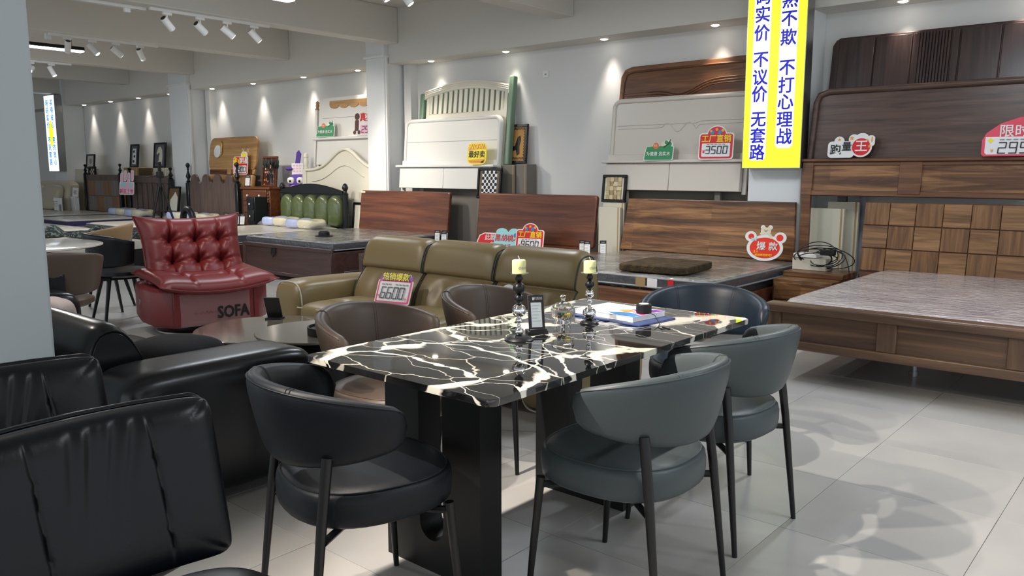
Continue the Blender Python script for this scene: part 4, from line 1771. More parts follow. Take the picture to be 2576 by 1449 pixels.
def shelf_headboard(t, W, H, shelf, mt, rad=.1, left_leg=True, zleg=1.06, line=True, drawers=3, dw=.28):
    w2 = W / 2
    b = B()
    out = [(-w2, shelf), (w2, shelf), (w2, H - rad)] + el(w2 - rad, H - rad, rad, rad, 6, 0, 90)[1:] + el(-w2 + rad, H - rad, rad, rad, 6, 90, 180) + [(-w2, H - rad)][1:]
    b.prism(out, .03, .07, .008)
    pb = b.obj('panel', mt, t)
    b = B()
    k = .06
    ring = [V((x, .028, z)) for x, z in [(-w2 + .03, shelf + .02), (-w2 + .03, H - rad)] + el(-w2 + rad, H - rad, rad - .03, rad - .03, 6, 180, 90) + el(w2 - rad, H - rad, rad - .03, rad - .03, 6, 90, 0) + [(w2 - .03, shelf + .02)]]
    b.tube(ring, .024, 8)
    b.obj('rounded_rim', mt, pb, 60)
    if line:
        b = B()
        b.box(-w2 + .06, w2 - .06, .0275, .0305, H - .32, H - .315)
        b.obj('groove', m_pgrey, pb, 0)
    b = B()
    b.box(-w2 - .03, w2 + .005, -.10, .06, shelf - .03, shelf, .008, 2)
    b.obj('shelf', mt, t)
    b = B()
    b.box(-w2, w2 - .02, .0, .04, shelf, shelf + .07, .004, 1)
    b.obj('ledge', mt, t)
    for i in range(2):
        x0 = -w2 + .02 + i * (W - .06) / 2
        b = B()
        b.box(x0 + .002, x0 + (W - .06) / 2 - .002, -.06, .0, shelf - .03 - dw, shelf - .033, .004, 1)
        b.obj('lower_panel', mt, t)
    for x in (-w2 + .0, w2 - .04):
        b = B()
        b.box(x, x + .04, .0, .03, 0, shelf - .03)
        b.obj('bracket', mt, t, 0)
    legs(t, (-w2 + .03,) if mt is m_whitepaint else (-w2 + .25,), mt, .0, .02, .03)
    legs(t, (w2 - .3,), m_carton, .0, .02, .03)


shelf_headboard(t, 1.80, 1.00, .36, m_whitepaint, .11)

# walnut carved headboard and greige one in front
t = leaning('carved_headboard', 'walnut headboard with carved wave lines leaning high behind the greige one', -4.34, 7.76, 1.12, 8)
b = B()
Wc = .87
b.prism([(-Wc, 0), (Wc - .0, 0), (Wc, 1.28)] + [(Wc - .1, 1.38), (-Wc + .14, 1.38), (-Wc + .05, 1.35), (-Wc + .005, 1.27)], .0, .05, .012)
pn = b.obj('panel', m_w_wal, t)
b = B()
b.tube([(-Wc + .06, -.004, 0), (-Wc + .06, -.004, 1.2), (-Wc + .09, -.004, 1.29), (-Wc + .17, -.004, 1.315), (Wc - .05, -.004, 1.315)], .013, 6)
b.obj('rim_moulding', m_w_wal, pn, 60)
b = B()
for k in range(3):
    b.tube([(-Wc + .08 + i * .04, -.002, 1.02 + .028 * k + .10 / (1 + exp(-(i - 24) / 1.8)) - .05 * exp(-((i - 18) / 4.0) ** 2)) for i in range(41)], .0075, 6)
b.obj('carved_wave', m_w_wal, pn, 60)
t.rotation_euler[2] = radians(-2)
t = leaning('storage_headboard', 'greige lacquered headboard with drawers shelf, green and red signs on it', -4.335, 7.65, 1.09, 5)
shelf_headboard(t, 1.66, 1.03, .345, m_greige, .1, line=False, dw=.29)
b = B()
for dz in (0, .035):
    b.tube([(-.74 + i * .037, .027, .70 + dz + (.05 * sin((i - 15) * .9) if 15 < i < 27 and dz == 0 else 0) + .02 * (i > 26)) for i in range(41)], .004, 5)
b.obj('carved_line', m_greige, t, 60)

# fluted dark, arched brown (right)
t = leaning('fluted_headboard', 'dark walnut headboard with vertical flutes leaning highest at the right', -1.7, 7.74, 1.35, 8)
b = B()
b.prism([(-1.12, 0), (1.12, 0), (1.12, 1.22), (-1.05, 1.22), (-1.09, 1.2), (-1.12, 1.15)], .02, .06, .015)
b.obj('panel', m_w_dark, t)
xs = [(-1.05, -.735), (-.725, -.42), (-.03, .27), (.28, .58), (.59, .9)]
for a, c in xs:
    b = B()
    b.box(a, c, .0, .02, .0, 1.19, .006, 1)
    b.obj('board', m_w_dark, t)
b = B()
b.box(-.41, -.36, .0, .02, 0, 1.19, .006, 1)
b.box(-.10, -.04, .0, .02, 0, 1.19, .006, 1)
b.obj('stile', m_w_dark, t)
for i in range(10):
    b = B()
    b.tube([(-.345 + i * .025, .014, 0), (-.345 + i * .025, .014, 1.19)], .011, 8)
    b.obj('flute', m_w_dark, t)
legs(t, (-.9, .9), m_w_dark, .02)
t = leaning('shelf_headboard', 'brown walnut headboard with rounded frame and panelled shelf, carrying sale signs', -1.72, 7.52, 1.10, 6)
b = B()
Wb = 1.12
b.prism([(-Wb, .33), (Wb, .33), (Wb, .93)] + [(Wb - .06, .965), (-Wb + .09, .965), (-Wb + .03, .95), (-Wb, .88)], .02, .06, .006)
pn = b.obj('panel', m_w_darkx, t)
b = B()
b.tube([(-Wb - .005, .01, .33), (-Wb + .01, .01, .85), (-Wb + .04, .01, .92), (-Wb + .12, .01, .945), (Wb, .01, .945)], .028, 8)
b.obj('rounded_frame', m_w_darkx, pn, 60)
b = B()
b.box(-Wb - .05, Wb, -.08, .05, .30, .33, .006, 1)
b.obj('shelf', m_w_wal, t)
b = B()
b.box(-Wb - .04, -Wb + .06, -.06, .03, .0, .30, .003, 1)
b.box(-.32, -.14, -.06, .03, .02, .30, .003, 1)
b.box(-Wb, Wb, -.055, .03, .0, .045, .003, 1)
b.box(-Wb, Wb, -.055, .03, .27, .3, .003, 1)
b.obj('lower_frame', m_w_wal, t)
for a, c in ((-Wb + .06, -.32), (-.14, .75)):
    b = B()
    b.box(a, c, -.04, .0, .045, .27)
    b.obj('lower_panel', m_w_stave, t, 0)
legs(t, (-Wb + .01, Wb - .1), m_w_wal, -.05, .02)

# oak headboard with lamp and shelf (left)
t = leaning('oak_headboard', 'light oak headboard with round white lamp leaning on the wall', -13.12, 7.64, 1.0, 8)
b = B()
b.prism(rr(0, .64, 1.54, .58, .12, 6), .02, .06, .012)
b.prism([(-.72, .28), (.72, .28), (.75, .36), (-.75, .36)], .03, .06)
b.obj('panel', m_w_oak, t)
b = B()
b.box(-.76, .76, -.03, .06, .0, .26, .03, 3)
b.obj('lower_panel', m_w_oak, t)
b = B()
b.box(-.68, .66, .0, .03, .27, .36)
b.obj('shelf_recess', m_w_cherry, t, 0)
b = B()
b.box(-.06, .06, -.02, .03, .27, .36, .004, 1)
b.obj('shelf_divider', m_w_oak, t)
lp = B()
lp.lathe([(0, 0), (.10, 0), (.11, .01), (.11, .03), (.09, .04), (0, .042)], 28)
lp.xf(set(), MX.Translation((-.46, .018, .68)) @ MX.Rotation(radians(90), 4, 'X'))
o = lp.obj('lamp', m_white, t)
b = B()
b.tube([(-.33, -.0, .62), (-.33, -.0, .82), (-.36, -.0, .86)], .012, 6)
b.obj('lamp_bracket', m_brass, o)
b = B()
b.text('X  X', .12, .42, .68, .0185)
b.obj('lettering', m_cream, t, 0)
legs(t, (-.64, .68), m_w_oak, -.0, .02, .06)

# white headboards behind the middle pillar
t = leaning('canopy_headboard', 'tall white headboard with scalloped wooden awning trim beside the middle pillar', -9.98, 7.83, 1.4, 5)
b = B()
b.prism([(-.80, .42), (.72, .42), (.72, 1.06), (-.70, 1.06), (-.77, 1.03), (-.80, .95)], .0, .04, .008)
pn = b.obj('panel', m_whitepaint, t)
b = B()
b.box(-.82, .72, -.10, .04, .40, .44, .006, 1)
b.obj('shelf', m_whitepaint, t)
b = B()
b.box(-.78, .72, -.03, .02, .02, .40, .004, 1)
b.obj('lower_panel', m_whitepaint, t)
b = B()
b.box(-.7, .7, -.004, 0, .74, .745)
b.obj('groove', m_pgrey, pn, 0)
sc_ = [(.66, 1.0), (-.52, 1.0)] + [(-.52 + .236 * i + .118 - .118 * cos(radians(a)), .88 - .06 * sin(radians(a)) + .06) for i in range(5) for a in range(0, 171, 30)] + [(.66, .94)]
b = B()
b.prism(sc_, -.015, .0)
b.obj('awning_trim', m_w_oak, t, 0)
b = B()
b.box(-.90, -.85, .0, .04, .0, .88)
b.obj('post', m_whitepaint, t, 0)
b = B()
b.lathe([(.03, 0), (.035, .02), (.02, .04), (.03, .07), (.022, .1), (.035, .12), (0, .15)], 12, (-.875, .02, .88))
b.obj('finial', m_w_oak, t)
legs(t, (-.78, .64), m_whitepaint, .0, .03, .025)
t = leaning('arched_headboard', 'cream arched headboard with turned post behind the green bed', -10.12, 7.66, .0, 2.0)
b = B()
xs = [-.76 + 1.56 * i / 32 for i in range(33)]
tp = lambda x: 1.36 + .31 * exp(-((x - .2) / .42) ** 2)
b.prism([(-.76, .5), (.8, .5)] + [(x, tp(x)) for x in xs[::-1]], .0, .045, .006)
pn = b.obj('panel', m_cream, t)
b = B()
b.tube([(x, -.012, tp(x) - .02) for x in xs], .022, 8)
b.tube([(x, -.004, .52 + (tp(x) - .52) * .80 - .03) for x in xs[3:-3]], .008, 6)
b.obj('moulding', m_cream, pn, 60)
for x in (-.80, .84):
    b = B()
    b.box(x - .045, x + .045, -.03, .06, 0, 1.36, .01, 1)
    b.lathe([(.035, 0), (.042, .015), (.028, .04), (.04, .09), (.034, .16), (.028, .17), (.042, .19), (.03, .24), (0, .255)], 14, (x, .015, 1.36))
    b.obj('post', m_cream, t)


# ------------------------------------------------------------------ cartons and flat panels behind the beds
def carton(name, lab, x0, x1, y0, y1, z0, z1, mt, catg='carton', group=None):
    t = thing(name, lab, catg, ((x0 + x1) / 2, (y0 + y1) / 2, z0), 0, group)
    b = B()
    b.box(-(x1 - x0) / 2, (x1 - x0) / 2, -(y1 - y0) / 2, (y1 - y0) / 2, 0, z1 - z0, .006, 1)
    b.obj('board', mt, t)
    b = B()
    q = (y1 - y0) / 2
    b.box((x1 - x0) / 2 - .03, (x1 - x0) / 2 - .015, -q - .002, -q, .0, z1 - z0)
    b.obj('tape_edge', m_cartonb, t, 0)
    return t


carton('flat_carton', 'tall grey flat carton behind the ivory headboard and chequered picture', -8.3, -6.64, 7.79, 8.0, 0, 1.40, m_carton)
carton('flat_carton', 'grey carton panel beneath the greige headboard', -5.2, -3.5, 7.74, 7.99, 0, 1.12, m_carton)
carton('display_board', 'cream flat panel standing under the little block picture', -5.15, -4.87, 7.49, 7.54, 0, .93, m_panelc, 'panel')
carton('display_board', 'cream flat panel standing behind the cables at the right', -2.88, -2.52, 7.60, 7.66, 0, .98, m_panelc, 'panel')
carton('display_board', 'second cream panel just behind the one at the cables', -2.70, -2.42, 7.68, 7.73, 0, 1.04, m_panelc, 'panel')
carton('display_board', 'grey flat panel behind the cherry chest of drawers', -12.75, -12.3, 7.86, 7.92, 0, 1.26, m_carton, 'panel')
carton('display_board', 'cream flat panel left of the chequered headboard', -20.0, -18.75, 7.75, 7.80, 0, 1.38, m_panelc, 'panel')
carton('flat_carton', 'brown carton between the two far left beds, left one', -17.35, -16.75, 7.72, 7.95, 0, 1.40, m_cartonb)
carton('flat_carton', 'darker brown carton behind the ribbed headboard', -16.7, -16.1, 7.74, 7.95, 0, 1.39, mat('carton_dark', '#5e4a30', .85))
carton('flat_carton', 'pale carton right end behind the ribbed headboard', -16.05, -15.55, 7.72, 7.95, 0, 1.39, m_panelc)
carton('display_board', 'dark shelf board behind the cream arched headboard', -9.75, -9.25, 7.95, 8.01, 0, 1.45, mat('dark_olive_board', '#46443c', .7), 'panel')
t = thing('vertical_pipe', 'thin bluish vertical pipe behind the block headboard', 'pipe', (-2.47, 7.95, 0))
b = B()
b.tube([(0, 0, 0), (0, 0, 1.34)], .03, 12)
b.obj('tube', mat('pipe_blue_grey', '#a9adba', .5), t)


# ------------------------------------------------------------------ bedside tables and chests
def bedside(lab, x0, x1, y0, y1, h, mt):
    t = thing('bedside_table', lab, 'bedside table', ((x0 + x1) / 2, (y0 + y1) / 2, 0))
    w2, d2 = (x1 - x0) / 2, (y1 - y0) / 2
    B().box(-w2, w2, -d2 + .02, d2, .06, h - .045, .004, 1).obj('body', mt, t)
    B().box(-w2 - .01, w2 + .01, -d2 + .25, d2, h - .045, h, .006, 2).obj('top', mt, t)
    for i in range(2):
        z0 = .08 + i * (h - .14) / 2
        b = B()
        b.box(-w2 + .015, w2 - .015, -d2, -d2 + .02, z0, z0 + (h - .16) / 2, .004, 1)
        b.obj('drawer', mt, t)
    for sx in (-1, 1):
        for sy in (-1, 1):
            B().box(sx * (w2 - .03) - .02, sx * (w2 - .03) + .02, sy * (d2 - .05) - .02, sy * (d2 - .05) + .02, 0, .06).obj('leg', mt, t, 0)
    return t


bedside('walnut bedside table with two-step top under the tangled cables', -2.80, -2.30, 6.72, 7.35, .45, m_w_stave)
bedside('walnut bedside table holding three price cards between two beds', -5.18, -4.88, 7.0, 7.44, .43, m_w_wal)
bedside('dark bedside table beside the pillow bed with price cards', -12.52, -11.72, 6.95, 7.3, .46, m_w_bed)
bedside('pale bedside table carrying the white leaflets at the far left', -19.34, -18.78, 6.85, 7.16, .47, m_panelc)
bedside('low bedside table between the two red walnut beds', -7.50, -7.14, 7.0, 7.4, .43, m_w_red)
t = thing('chest_of_drawers', 'cherry brown chest of drawers with white knobs under the flower painting', 'chest', (-11.87, 7.60, 0))
b = B()
b.box(-.40, .40, -.2, .2, 0, 1.03, .006, 1)
b.box(-.43, .43, -.23, .21, 1.03, 1.07, .006, 1)
b.obj('carcass', m_w_cherry, t)
for i in range(5):
    z0 = .06 + i * .195
    b = B()
    b.box(-.37, .32, -.218, -.2, z0, z0 + .18, .006, 1)
    d = b.obj('drawer', m_w_cherry, t)
    for x in (-.2, .15):
        b = B()
        b.lathe([(.008, 0), (.008, .012), (.018, .02), (.016, .03), (0, .034)], 12)
        b.xf(set(), MX.Translation((x, -.218, z0 + .09)) @ MX.Rotation(radians(90), 4, 'X'))
        b.obj('knob', m_white, d)
b = B()
for i in range(18):
    b.lathe([(.012, 0), (.02, .015), (.012, .03)], 8, (.365, -.205, .1 + i * .05))
b.obj('turned_edging', m_w_cherry, t)
t = thing('bedside_table', 'black bedside table with round knobs left of the green headboard', 'bedside table', (-11.46, 7.10, 0))
B().box(-.16, .07, -.03, .2, .51, .92, .006, 1).obj('body', m_blackwood, t)
B().box(-.14, .05, -.02, .18, 0, .51).obj('plinth', m_blackwood, t, 0)
for i in range(2):
    b = B()
    b.box(-.14, .05, -.045, -.03, .54 + i * .19, .71 + i * .19, .005, 1)
    d = b.obj('drawer', m_blackwood, t)
    b = B()
    b.lathe([(.008, 0), (.018, .014), (0, .024)], 10)
    b.xf(set(), MX.Translation((-.045, -.045, .62 + i * .19)) @ MX.Rotation(radians(90), 4, 'X'))
    b.obj('knob', m_white, d)


# ------------------------------------------------------------------ small price cards on stands
def card(lab, x, y, z, rz=radians(35), s=1.0):
    t = thing('price_card_stand', lab, 'price card', (x, y, z), rz, 'small black price card stands')
    R = MX.Rotation(radians(-14), 4, 'X')
    b = B()
    b.box(-.036 * s, .036 * s, -.004, .004, 0, .15 * s)
    b.xf(set(), R)
    p = b.obj('panel', m_blackmat, t, 0)
    b = B()
    b.box(-.03 * s, .03 * s, -.0055, -.004, .012 * s, .115 * s)
    b.xf(set(), R)
    b.obj('card', m_paper, p, 0)
    b = B()
    for i in range(5):
        b.prism(rr(-.004 * s, (.10 - i * .017) * s, (.04 - .006 * (i % 3)) * s, .003, .001, 1), -.0062, -.0055)
    b.prism(rr(0, .132 * s, .04 * s, .009, .002, 1), -.0062, -.004)
    b.xf(set(), R)
    b.obj('print', m_pgrey, p, 0)
    b = B()
    b.box(-.036 * s, .036 * s, -.02, .045 * s, 0, .01)
    b.obj('foot', m_blackmat, t, 0)


for x, y, z, lab in ((-5.13, 7.16, .43, 'leftmost of three price cards on the walnut bedside table'), (-5.03, 7.11, .43, 'middle of three price cards on the walnut bedside table'), (-4.94, 7.28, .43, 'rear right of three price cards on the walnut bedside table'),
                     (-7.43, 7.2, .43, 'left of three price cards behind the tan sofa back'), (-7.34, 7.25, .43, 'middle of three price cards behind the tan sofa back'), (-7.21, 7.1, .43, 'right single price card behind the tan sofa back'),
                     (-12.27, 7.06, .46, 'price card just right of the scalloped bed, left of a pair'), (-12.15, 7.08, .46, 'price card just right of the scalloped bed, right of a pair'), (-11.92, 7.05, .46, 'price card left of the green bed, first of a pair'), (-11.80, 7.08, .46, 'price card left of the green bed, second of a pair'), (-12.2, 7.45, 1.07, 'price card standing on the cherry chest of drawers')):
    card(lab, x, y, z, s=1.25 if x < -10 else 1.0)
t = thing('leaflet_stand', 'white printed leaflets leaning at the far left panel', 'leaflet', (-18.98, 7.02, .47), 0)
b = B()
b.box(-.32, .1, 0, .02, 0, .28)
b.obj('leaflet', m_paper, t, 0)
b = B()
for i in range(3):
    b.prism(rr(-.18, .2 - i * .05, .16, .012, .003, 1), -.002, 0)
b.box(.0, .08, -.02, -.01, .0, .14)
b.obj('print', m_pgrey, t, 0)


# ------------------------------------------------------------------ framed pictures
def picture(lab, x, y, z, w_, h_, inner, mt_frame=None, fw=.035, lean=6, rz=0):
    t = thing('framed_picture', lab, 'picture', (x, y, z), rz, 'framed pictures', rx=radians(-lean))
    mf = mt_frame or m_black
    for a, c, d, e in ((-w_ / 2, w_ / 2, 0, fw), (-w_ / 2, w_ / 2, h_ - fw, h_), (-w_ / 2, -w_ / 2 + fw, fw, h_ - fw), (w_ / 2 - fw, w_ / 2, fw, h_ - fw)):
        b = B()
        b.box(a, c, -.012, .022, d, e, .004, 1)
        b.obj('frame_side', mf, t)
    b = B()
    b.box(-w_ / 2 + fw, w_ / 2 - fw, .004, .012, fw, h_ - fw)
    art = b.obj('artwork', inner, t, 0)
    return t, art


m_taupe = mat('mount_taupe', '#6b5d4e', .7)
m_gmount = mat('mount_grey', '#5f6266', .7)
# chequered octagon weave
t, art = picture('black framed picture of black and white octagon checks between two beds', -6.92, 7.61, .985, .40, .38, m_taupe, fw=.03)
b = B()
b.box(-.125, .125, .001, .004, .04, .345)
b.obj('white_ground', m_paper, art, 0)
b = B()
for i in range(7):
    for j in range(8):
        if (i + j) % 2:
            b.prism(el(-.107 + i * .0355, .06 + j * .038, .022, .0235, 8, 22.5, 382.5), -.001, .001)
b.obj('check_print', m_ink, art, 0)
# relief blocks
t, art = picture('black framed relief of beige wooden blocks below the greige headboard', -5.0, 7.55, .985, .31, .30, m_cream, fw=.03)
t.location.z = .985
for i in range(4):
    for j in range(5):
        b = B()
        s = random.uniform(-.012, .012)
        b.box(-.024, .024, -.014, .004, -.024, .024, .002, 1)
        for v in b.bm.verts:
            if v.co.y < -.005:
                v.co.y += s * (v.co.x + v.co.z) / .03
        o = b.obj('relief_block', mat('block_a', '#cdbb98', .6) if (i + j) % 2 else mat('block_b', '#b39f7c', .6), art, 30)
        o.location = (-.075 + i * .05, .0, .052 + j * .049)
carton('support_box', 'narrow cream panel carrying the block relief picture', -5.14, -4.86, 7.555, 7.60, 0, .985, m_panelc, 'panel')
carton('support_box', 'narrow grey panel carrying the octagon check picture', -7.12, -6.72, 7.615, 7.67, 0, .985, m_carton, 'panel')
# dog/terrier picture
t, art = picture('black framed picture with dark animal on orange ground right of the green post', -6.72, 7.90, 1.42, .36, .49, mat('art_orange', '#b98a48', .7), fw=.035, lean=5)
b = B()
for i in range(2):
    for j in range(22):
        for k in range(2):
            x = (-.135 + k * .252) + i * .012
            if (i + j) % 2:
                b.box(x, x + .012, .001, .004, .045 + j * .018, .063 + j * .018)
for i in range(22):
    for k in range(2):
        for q in range(2):
            if (i + q) % 2:
                b.box(-.13 + i * .012, -.118 + i * .012, .001, .004, .05 + k * .37 + q * .014, .064 + k * .37 + q * .014)
b.obj('check_border', m_ink, art, 0)
b = B()
b.prism([(-.11, .20), (-.02, .22), (.02, .33), (.06, .35), (.075, .30), (.05, .22), (.06, .12), (.02, .10), (.0, .17), (-.08, .15), (-.1, .08), (-.12, .1)], 0, .004)
b.obj('animal_print', m_blackmat, art, 0)
m_shelfcarton = carton('flat_carton', 'grey narrow carton carrying the orange animal picture', -6.62, -6.45, 7.80, 8.0, 0, 1.41, m_carton)
# flower painting
t, art = picture('flower still life painting in red brown frame on the chest of drawers', -11.92, 7.68, 1.07, .42, .50, mat('art_maroon', '#4a1f1b', .6), m_w_cherry, .03, lean=6)
b = B()
b.prism(el(.0, .17, .09, .11, 14), .001, .004)
b.obj('vase_print', m_ink, art, 0)
rnd = random.Random(5)
for nm, c, kk, zc, sp in (('cream_bloom_print', m_foam, 16, .30, .11), ('coral_bloom_print', mat('print_coral', '#c26a4c', .5), 12, .30, .12), ('fallen_petal_print', m_orange, 9, .08, .05)):
    b = B()
    for i in range(kk):
        b.prism(el(rnd.uniform(-.13, .13) * (1 if sp > .1 else 1.1), zc + rnd.uniform(-sp, sp), .014, .017, 8), .0, .004 - .0001 * i)
    b.obj(nm, c, art, 0)
# far left pictures
t, art = picture('tall narrow black framed picture with small animal drawings on a carton', -17.05, 7.80, 1.40, .36, .48, m_gmount)
b = B()
b.box(-.075, .075, .0, .004, .07, .39)
b.obj('paper_print', m_paper, art, 0)
b = B()
for i in range(3):
    b.prism(el(-.02 + .03 * (i % 2), .13 + i * .1, .04, .028, 9), -.001, .0)
b.obj('drawing_print', m_ink, art, 0)
t, art = picture('black framed picture of a pale horse head on grey', -15.95, 7.80, 1.39, .48, .50, m_gmount)
b = B()
b.prism([(-.05, .07), (.10, .07), (.11, .25), (.09, .36), (.02, .42), (-.06, .41), (-.13, .29), (-.10, .26), (-.03, .31), (.0, .28), (-.03, .2)], 0, .004)
b.obj('horse_print', m_cream, art, 0)
t, art = picture('small black framed pale picture on cream panel at the far left', -19.0, 7.72, 1.38, .42, .32, mat('art_pale', '#c9c3bd', .6))
b = B()
b.prism(el(0, .17, .07, .06), .001, .004)
b.obj('print', m_pgrey, art, 0)
t, art = picture('small black framed picture with yellow pattern above the chequered headboard', -18.68, 7.60, 1.12, .34, .31, m_ink)
b = B()
for i in range(4):
    for j in range(5):
        if (i + j) % 2:
            b.box(-.11 + i * .055, -.06 + i * .055, .0, .004, .05 + j * .042, .09 + j * .042)
b.obj('yellow_print', m_foam, art, 0)
t, art = picture('black framed picture leaning beside the black ball post', -14.62, 7.35, .55, .44, .50, mat('art_tan', '#6f5237', .6), lean=8)
b = B()
b.prism([(-.12, .05), (.15, .05), (.15, .3), (.05, .4), (-.02, .33), (-.12, .25)], .0, .004)
b.obj('pale_print', m_cream, art, 0)
t, art = picture('white framed print on white leaflets at the far left', -18.85, 7.3, .77, .26, .2, m_paper, m_white, .02)
b = B()
for i in range(5):
    b.tube([(-.08 + .03 * i + .02 * sin(k * 1.3), .002, .05 + k * .012) for k in range(9)], .002, 4)
b.obj('scribble_print', m_ink, art, 0)
carton('support_box', 'hidden box carrying the white framed print', -19.0, -18.8, 7.26, 7.36, 0, .77, m_paper, 'box')
carton('support_box', 'hidden box carrying the small yellow pattern picture', -18.9, -18.5, 7.58, 7.66, 0, 1.12, m_panelc, 'box')
carton('support_box', 'hidden box carrying the picture beside the ball post', -14.88, -14.4, 7.3, 7.4, 0, .55, m_carton, 'box')
t, art = picture('black framed picture showing behind the left red walnut headboard', -9.50, 7.60, .45, .3, .42, m_cream, lean=6)
carton('support_box', 'dark box carrying the picture beside the left red walnut headboard', -9.66, -9.42, 7.56, 7.7, 0, .45, m_blackmat, 'box')

# ------------------------------------------------------------------ vase of peacock feathers, lilies, toy, tripod
t = thing('feather_vase', 'slim glass vase of dark peacock feathers beside the flower painting', 'vase', (-11.58, 7.52, 1.07))
b = B()
b.lathe([(.04, 0), (.035, .02), (.025, .1), (.035, .2), (.032, .2), (.022, .1), (.03, .015), (0, .012)], 16)
b.obj('vase', m_glass, t)
m_feather = mat('peacock_feather', '#1f2a22', .6)
for k in range(11):
    a = k * 2.4
    tx, ty = .16 * cos(a) * (.4 + .06 * k), .10 * sin(a)
    b = B()
    b.tube([(0, 0, .03), (tx * .3, ty * .3, .22), (tx, ty, .36 + .02 * (k % 3))], .003, 5)
    b.lathe([(.0, 0), (.02, .02), (.035, .06), (.03, .10), (0, .14)], 8, (tx, ty, .28 + .025 * (k % 3)), 1, .5)
    b.obj('feather', m_feather, t, 60)
t = thing('lily_stand', 'tall white plinth with pink and white lilies beside the far pillar', 'flowers', (-14.62, 7.80, 0))
B().box(-.22, .22, -.1, .1, 0, 1.24, .01, 1).obj('plinth', m_white, t)
rnd = random.Random(11)
for k in range(9):
    tx, tz = rnd.uniform(-.24, .24), rnd.uniform(.12, .36)
    b = B()
    b.tube([(0, 0, 1.24), (tx * .5, -.02, 1.24 + tz * .6), (tx, -.03, 1.24 + tz)], .006, 5)
    b.obj('stem', m_pgreen, t)
    b = B()
    for q in range(6):
        a = q * pi / 3
        b.tube([(tx, -.03, 1.24 + tz), (tx + .05 * cos(a), -.05, 1.24 + tz + .05 * sin(a)), (tx + .085 * cos(a), -.035, 1.24 + tz + .085 * sin(a))], [.008, .022, .003], 6)
    b.obj('lily_bloom', m_pink if k % 3 == 0 else (m_lpink if k % 3 == 1 else m_white), t, 60)
m_leafd = mat('dark_leaf', '#2f4a2c', .5)
for k in range(7):
    a = -2.6 + k * .35
    b = B()
    b.tube([(0, -.02, 1.26), (.1 * cos(a), -.06, 1.27 + .04 * (k % 3)), (.2 * cos(a), -.08, 1.2 + .05 * (k % 2))], [.01, .035, .003], 6)
    b.obj('leaf', m_leafd, t, 60)
t = thing('plush_toy', 'purple plush animal with pale muzzle holding a small paper sign', 'toy', (-11.23, 7.80, 1.0), radians(30))
m_pp = mat('purple_plush', '#5d469c', .9)
b = B()
b.puff(-.17, .17, -.12, .12, .0, .28, 2.6, 12)
b.obj('head', m_pp, t, 60)
for x in (-.09, .07):
    b = B()
    b.puff(x - .06, x + .06, -.145, -.08, .12, .23, 2.4, 6)
    e = b.obj('eye_patch', m_white, t, 60)
    b = B()
    b.lathe(sphere_prof(.0, .02, 6), 10, (x, -.145, .165))
    b.obj('eye', m_ink, e, 60)
b = B()
b.puff(-.1, .07, -.17, -.08, .01, .10, 2.4, 6)
b.obj('muzzle', m_lpink, t, 60)
b = B()
b.box(-.1, .1, -.05, -.03, .27, .45, .004, 1)
p = b.obj('paper_sign', m_paper, t)
b = B()
for i in range(3):
    for j in range(3):
        b.box(-.07 + j * .05, -.04 + j * .05, -.052, -.05, .31 + i * .045, .335 + i * .045)
b.obj('print', m_lpink, p, 0)
b = B()
b.prism([(-.04, .45), (.04, .45), (.07, .6), (.03, .66), (-.01, .62)], -.05, -.02, .01)
b.obj('ear', m_pp, t)
b = B()
b.lathe([(.04, 0), (.07, .03), (.04, .06)], 12, (-.14, -.04, .33))
b.obj('arm', m_pp, t, 60)
carton('support_box', 'dark low box under the purple plush toy', -11.40, -11.04, 7.72, 7.95, 0, 1.0, m_blackwood, 'box')

t = thing('tripod', 'black photo tripod with phone head standing among the beds', 'tripod', (-11.75, 5.75, 0))
b = B()
b.tube([(0, 0, .75), (0, 0, 1.27)], .018, 8)
b.obj('centre_column', m_black, t)
for k in range(3):
    a = radians(40 + 120 * k)
    b = B()
    b.tube([(.03 * cos(a), .03 * sin(a), 1.10), (.16 * cos(a), .16 * sin(a), .62), (.30 * cos(a), .30 * sin(a), .0)], [.02, .016, .011], 8)
    lg = b.obj('leg', m_black, t)
    b = B()
    b.tube([(0, 0, .76), (.13 * cos(a), .13 * sin(a), .72)], .008, 6)
    b.obj('brace', m_black, lg)
b = B()
b.box(-.05, .05, -.04, .04, 1.22, 1.32, .015, 2)
b.box(-.02, .02, -.02, .02, 1.32, 1.42, .004, 1)
b.box(-.07, .03, -.02, .02, 1.42, 1.46, .004, 1)
b.tube([(0, 0, 1.27), (-.16, -.12, 1.24)], .01, 6)
b.obj('pan_head', m_black, t)
# black chair with oval hole in its back
t = thing('ring_back_chair', 'black chair with oval opening in its back behind the recliner', 'chair', (-9.75, 5.10, 0), radians(0))
b = B()
b.tube([(.13 * sgp(cos(a), .8), 0, .63 + .22 * sin(a)) for a in [2 * pi * i / 32 for i in range(32)]], .042, 10, closed=True)
b.obj('ring_back', m_blackwood, t, 60)
B().puff(-.21, .21, -.42, .02, .41, .47, 4, 8).obj('seat', m_blackwood, t, 60)
for sx in (-1, 1):
    for sy in (-.36, -.02):
        b = B()
        b.tube([(sx * .17, sy, .42), (sx * .19, sy, 0)], [.018, .012], 8)
        b.obj('leg', m_blackwood, t)

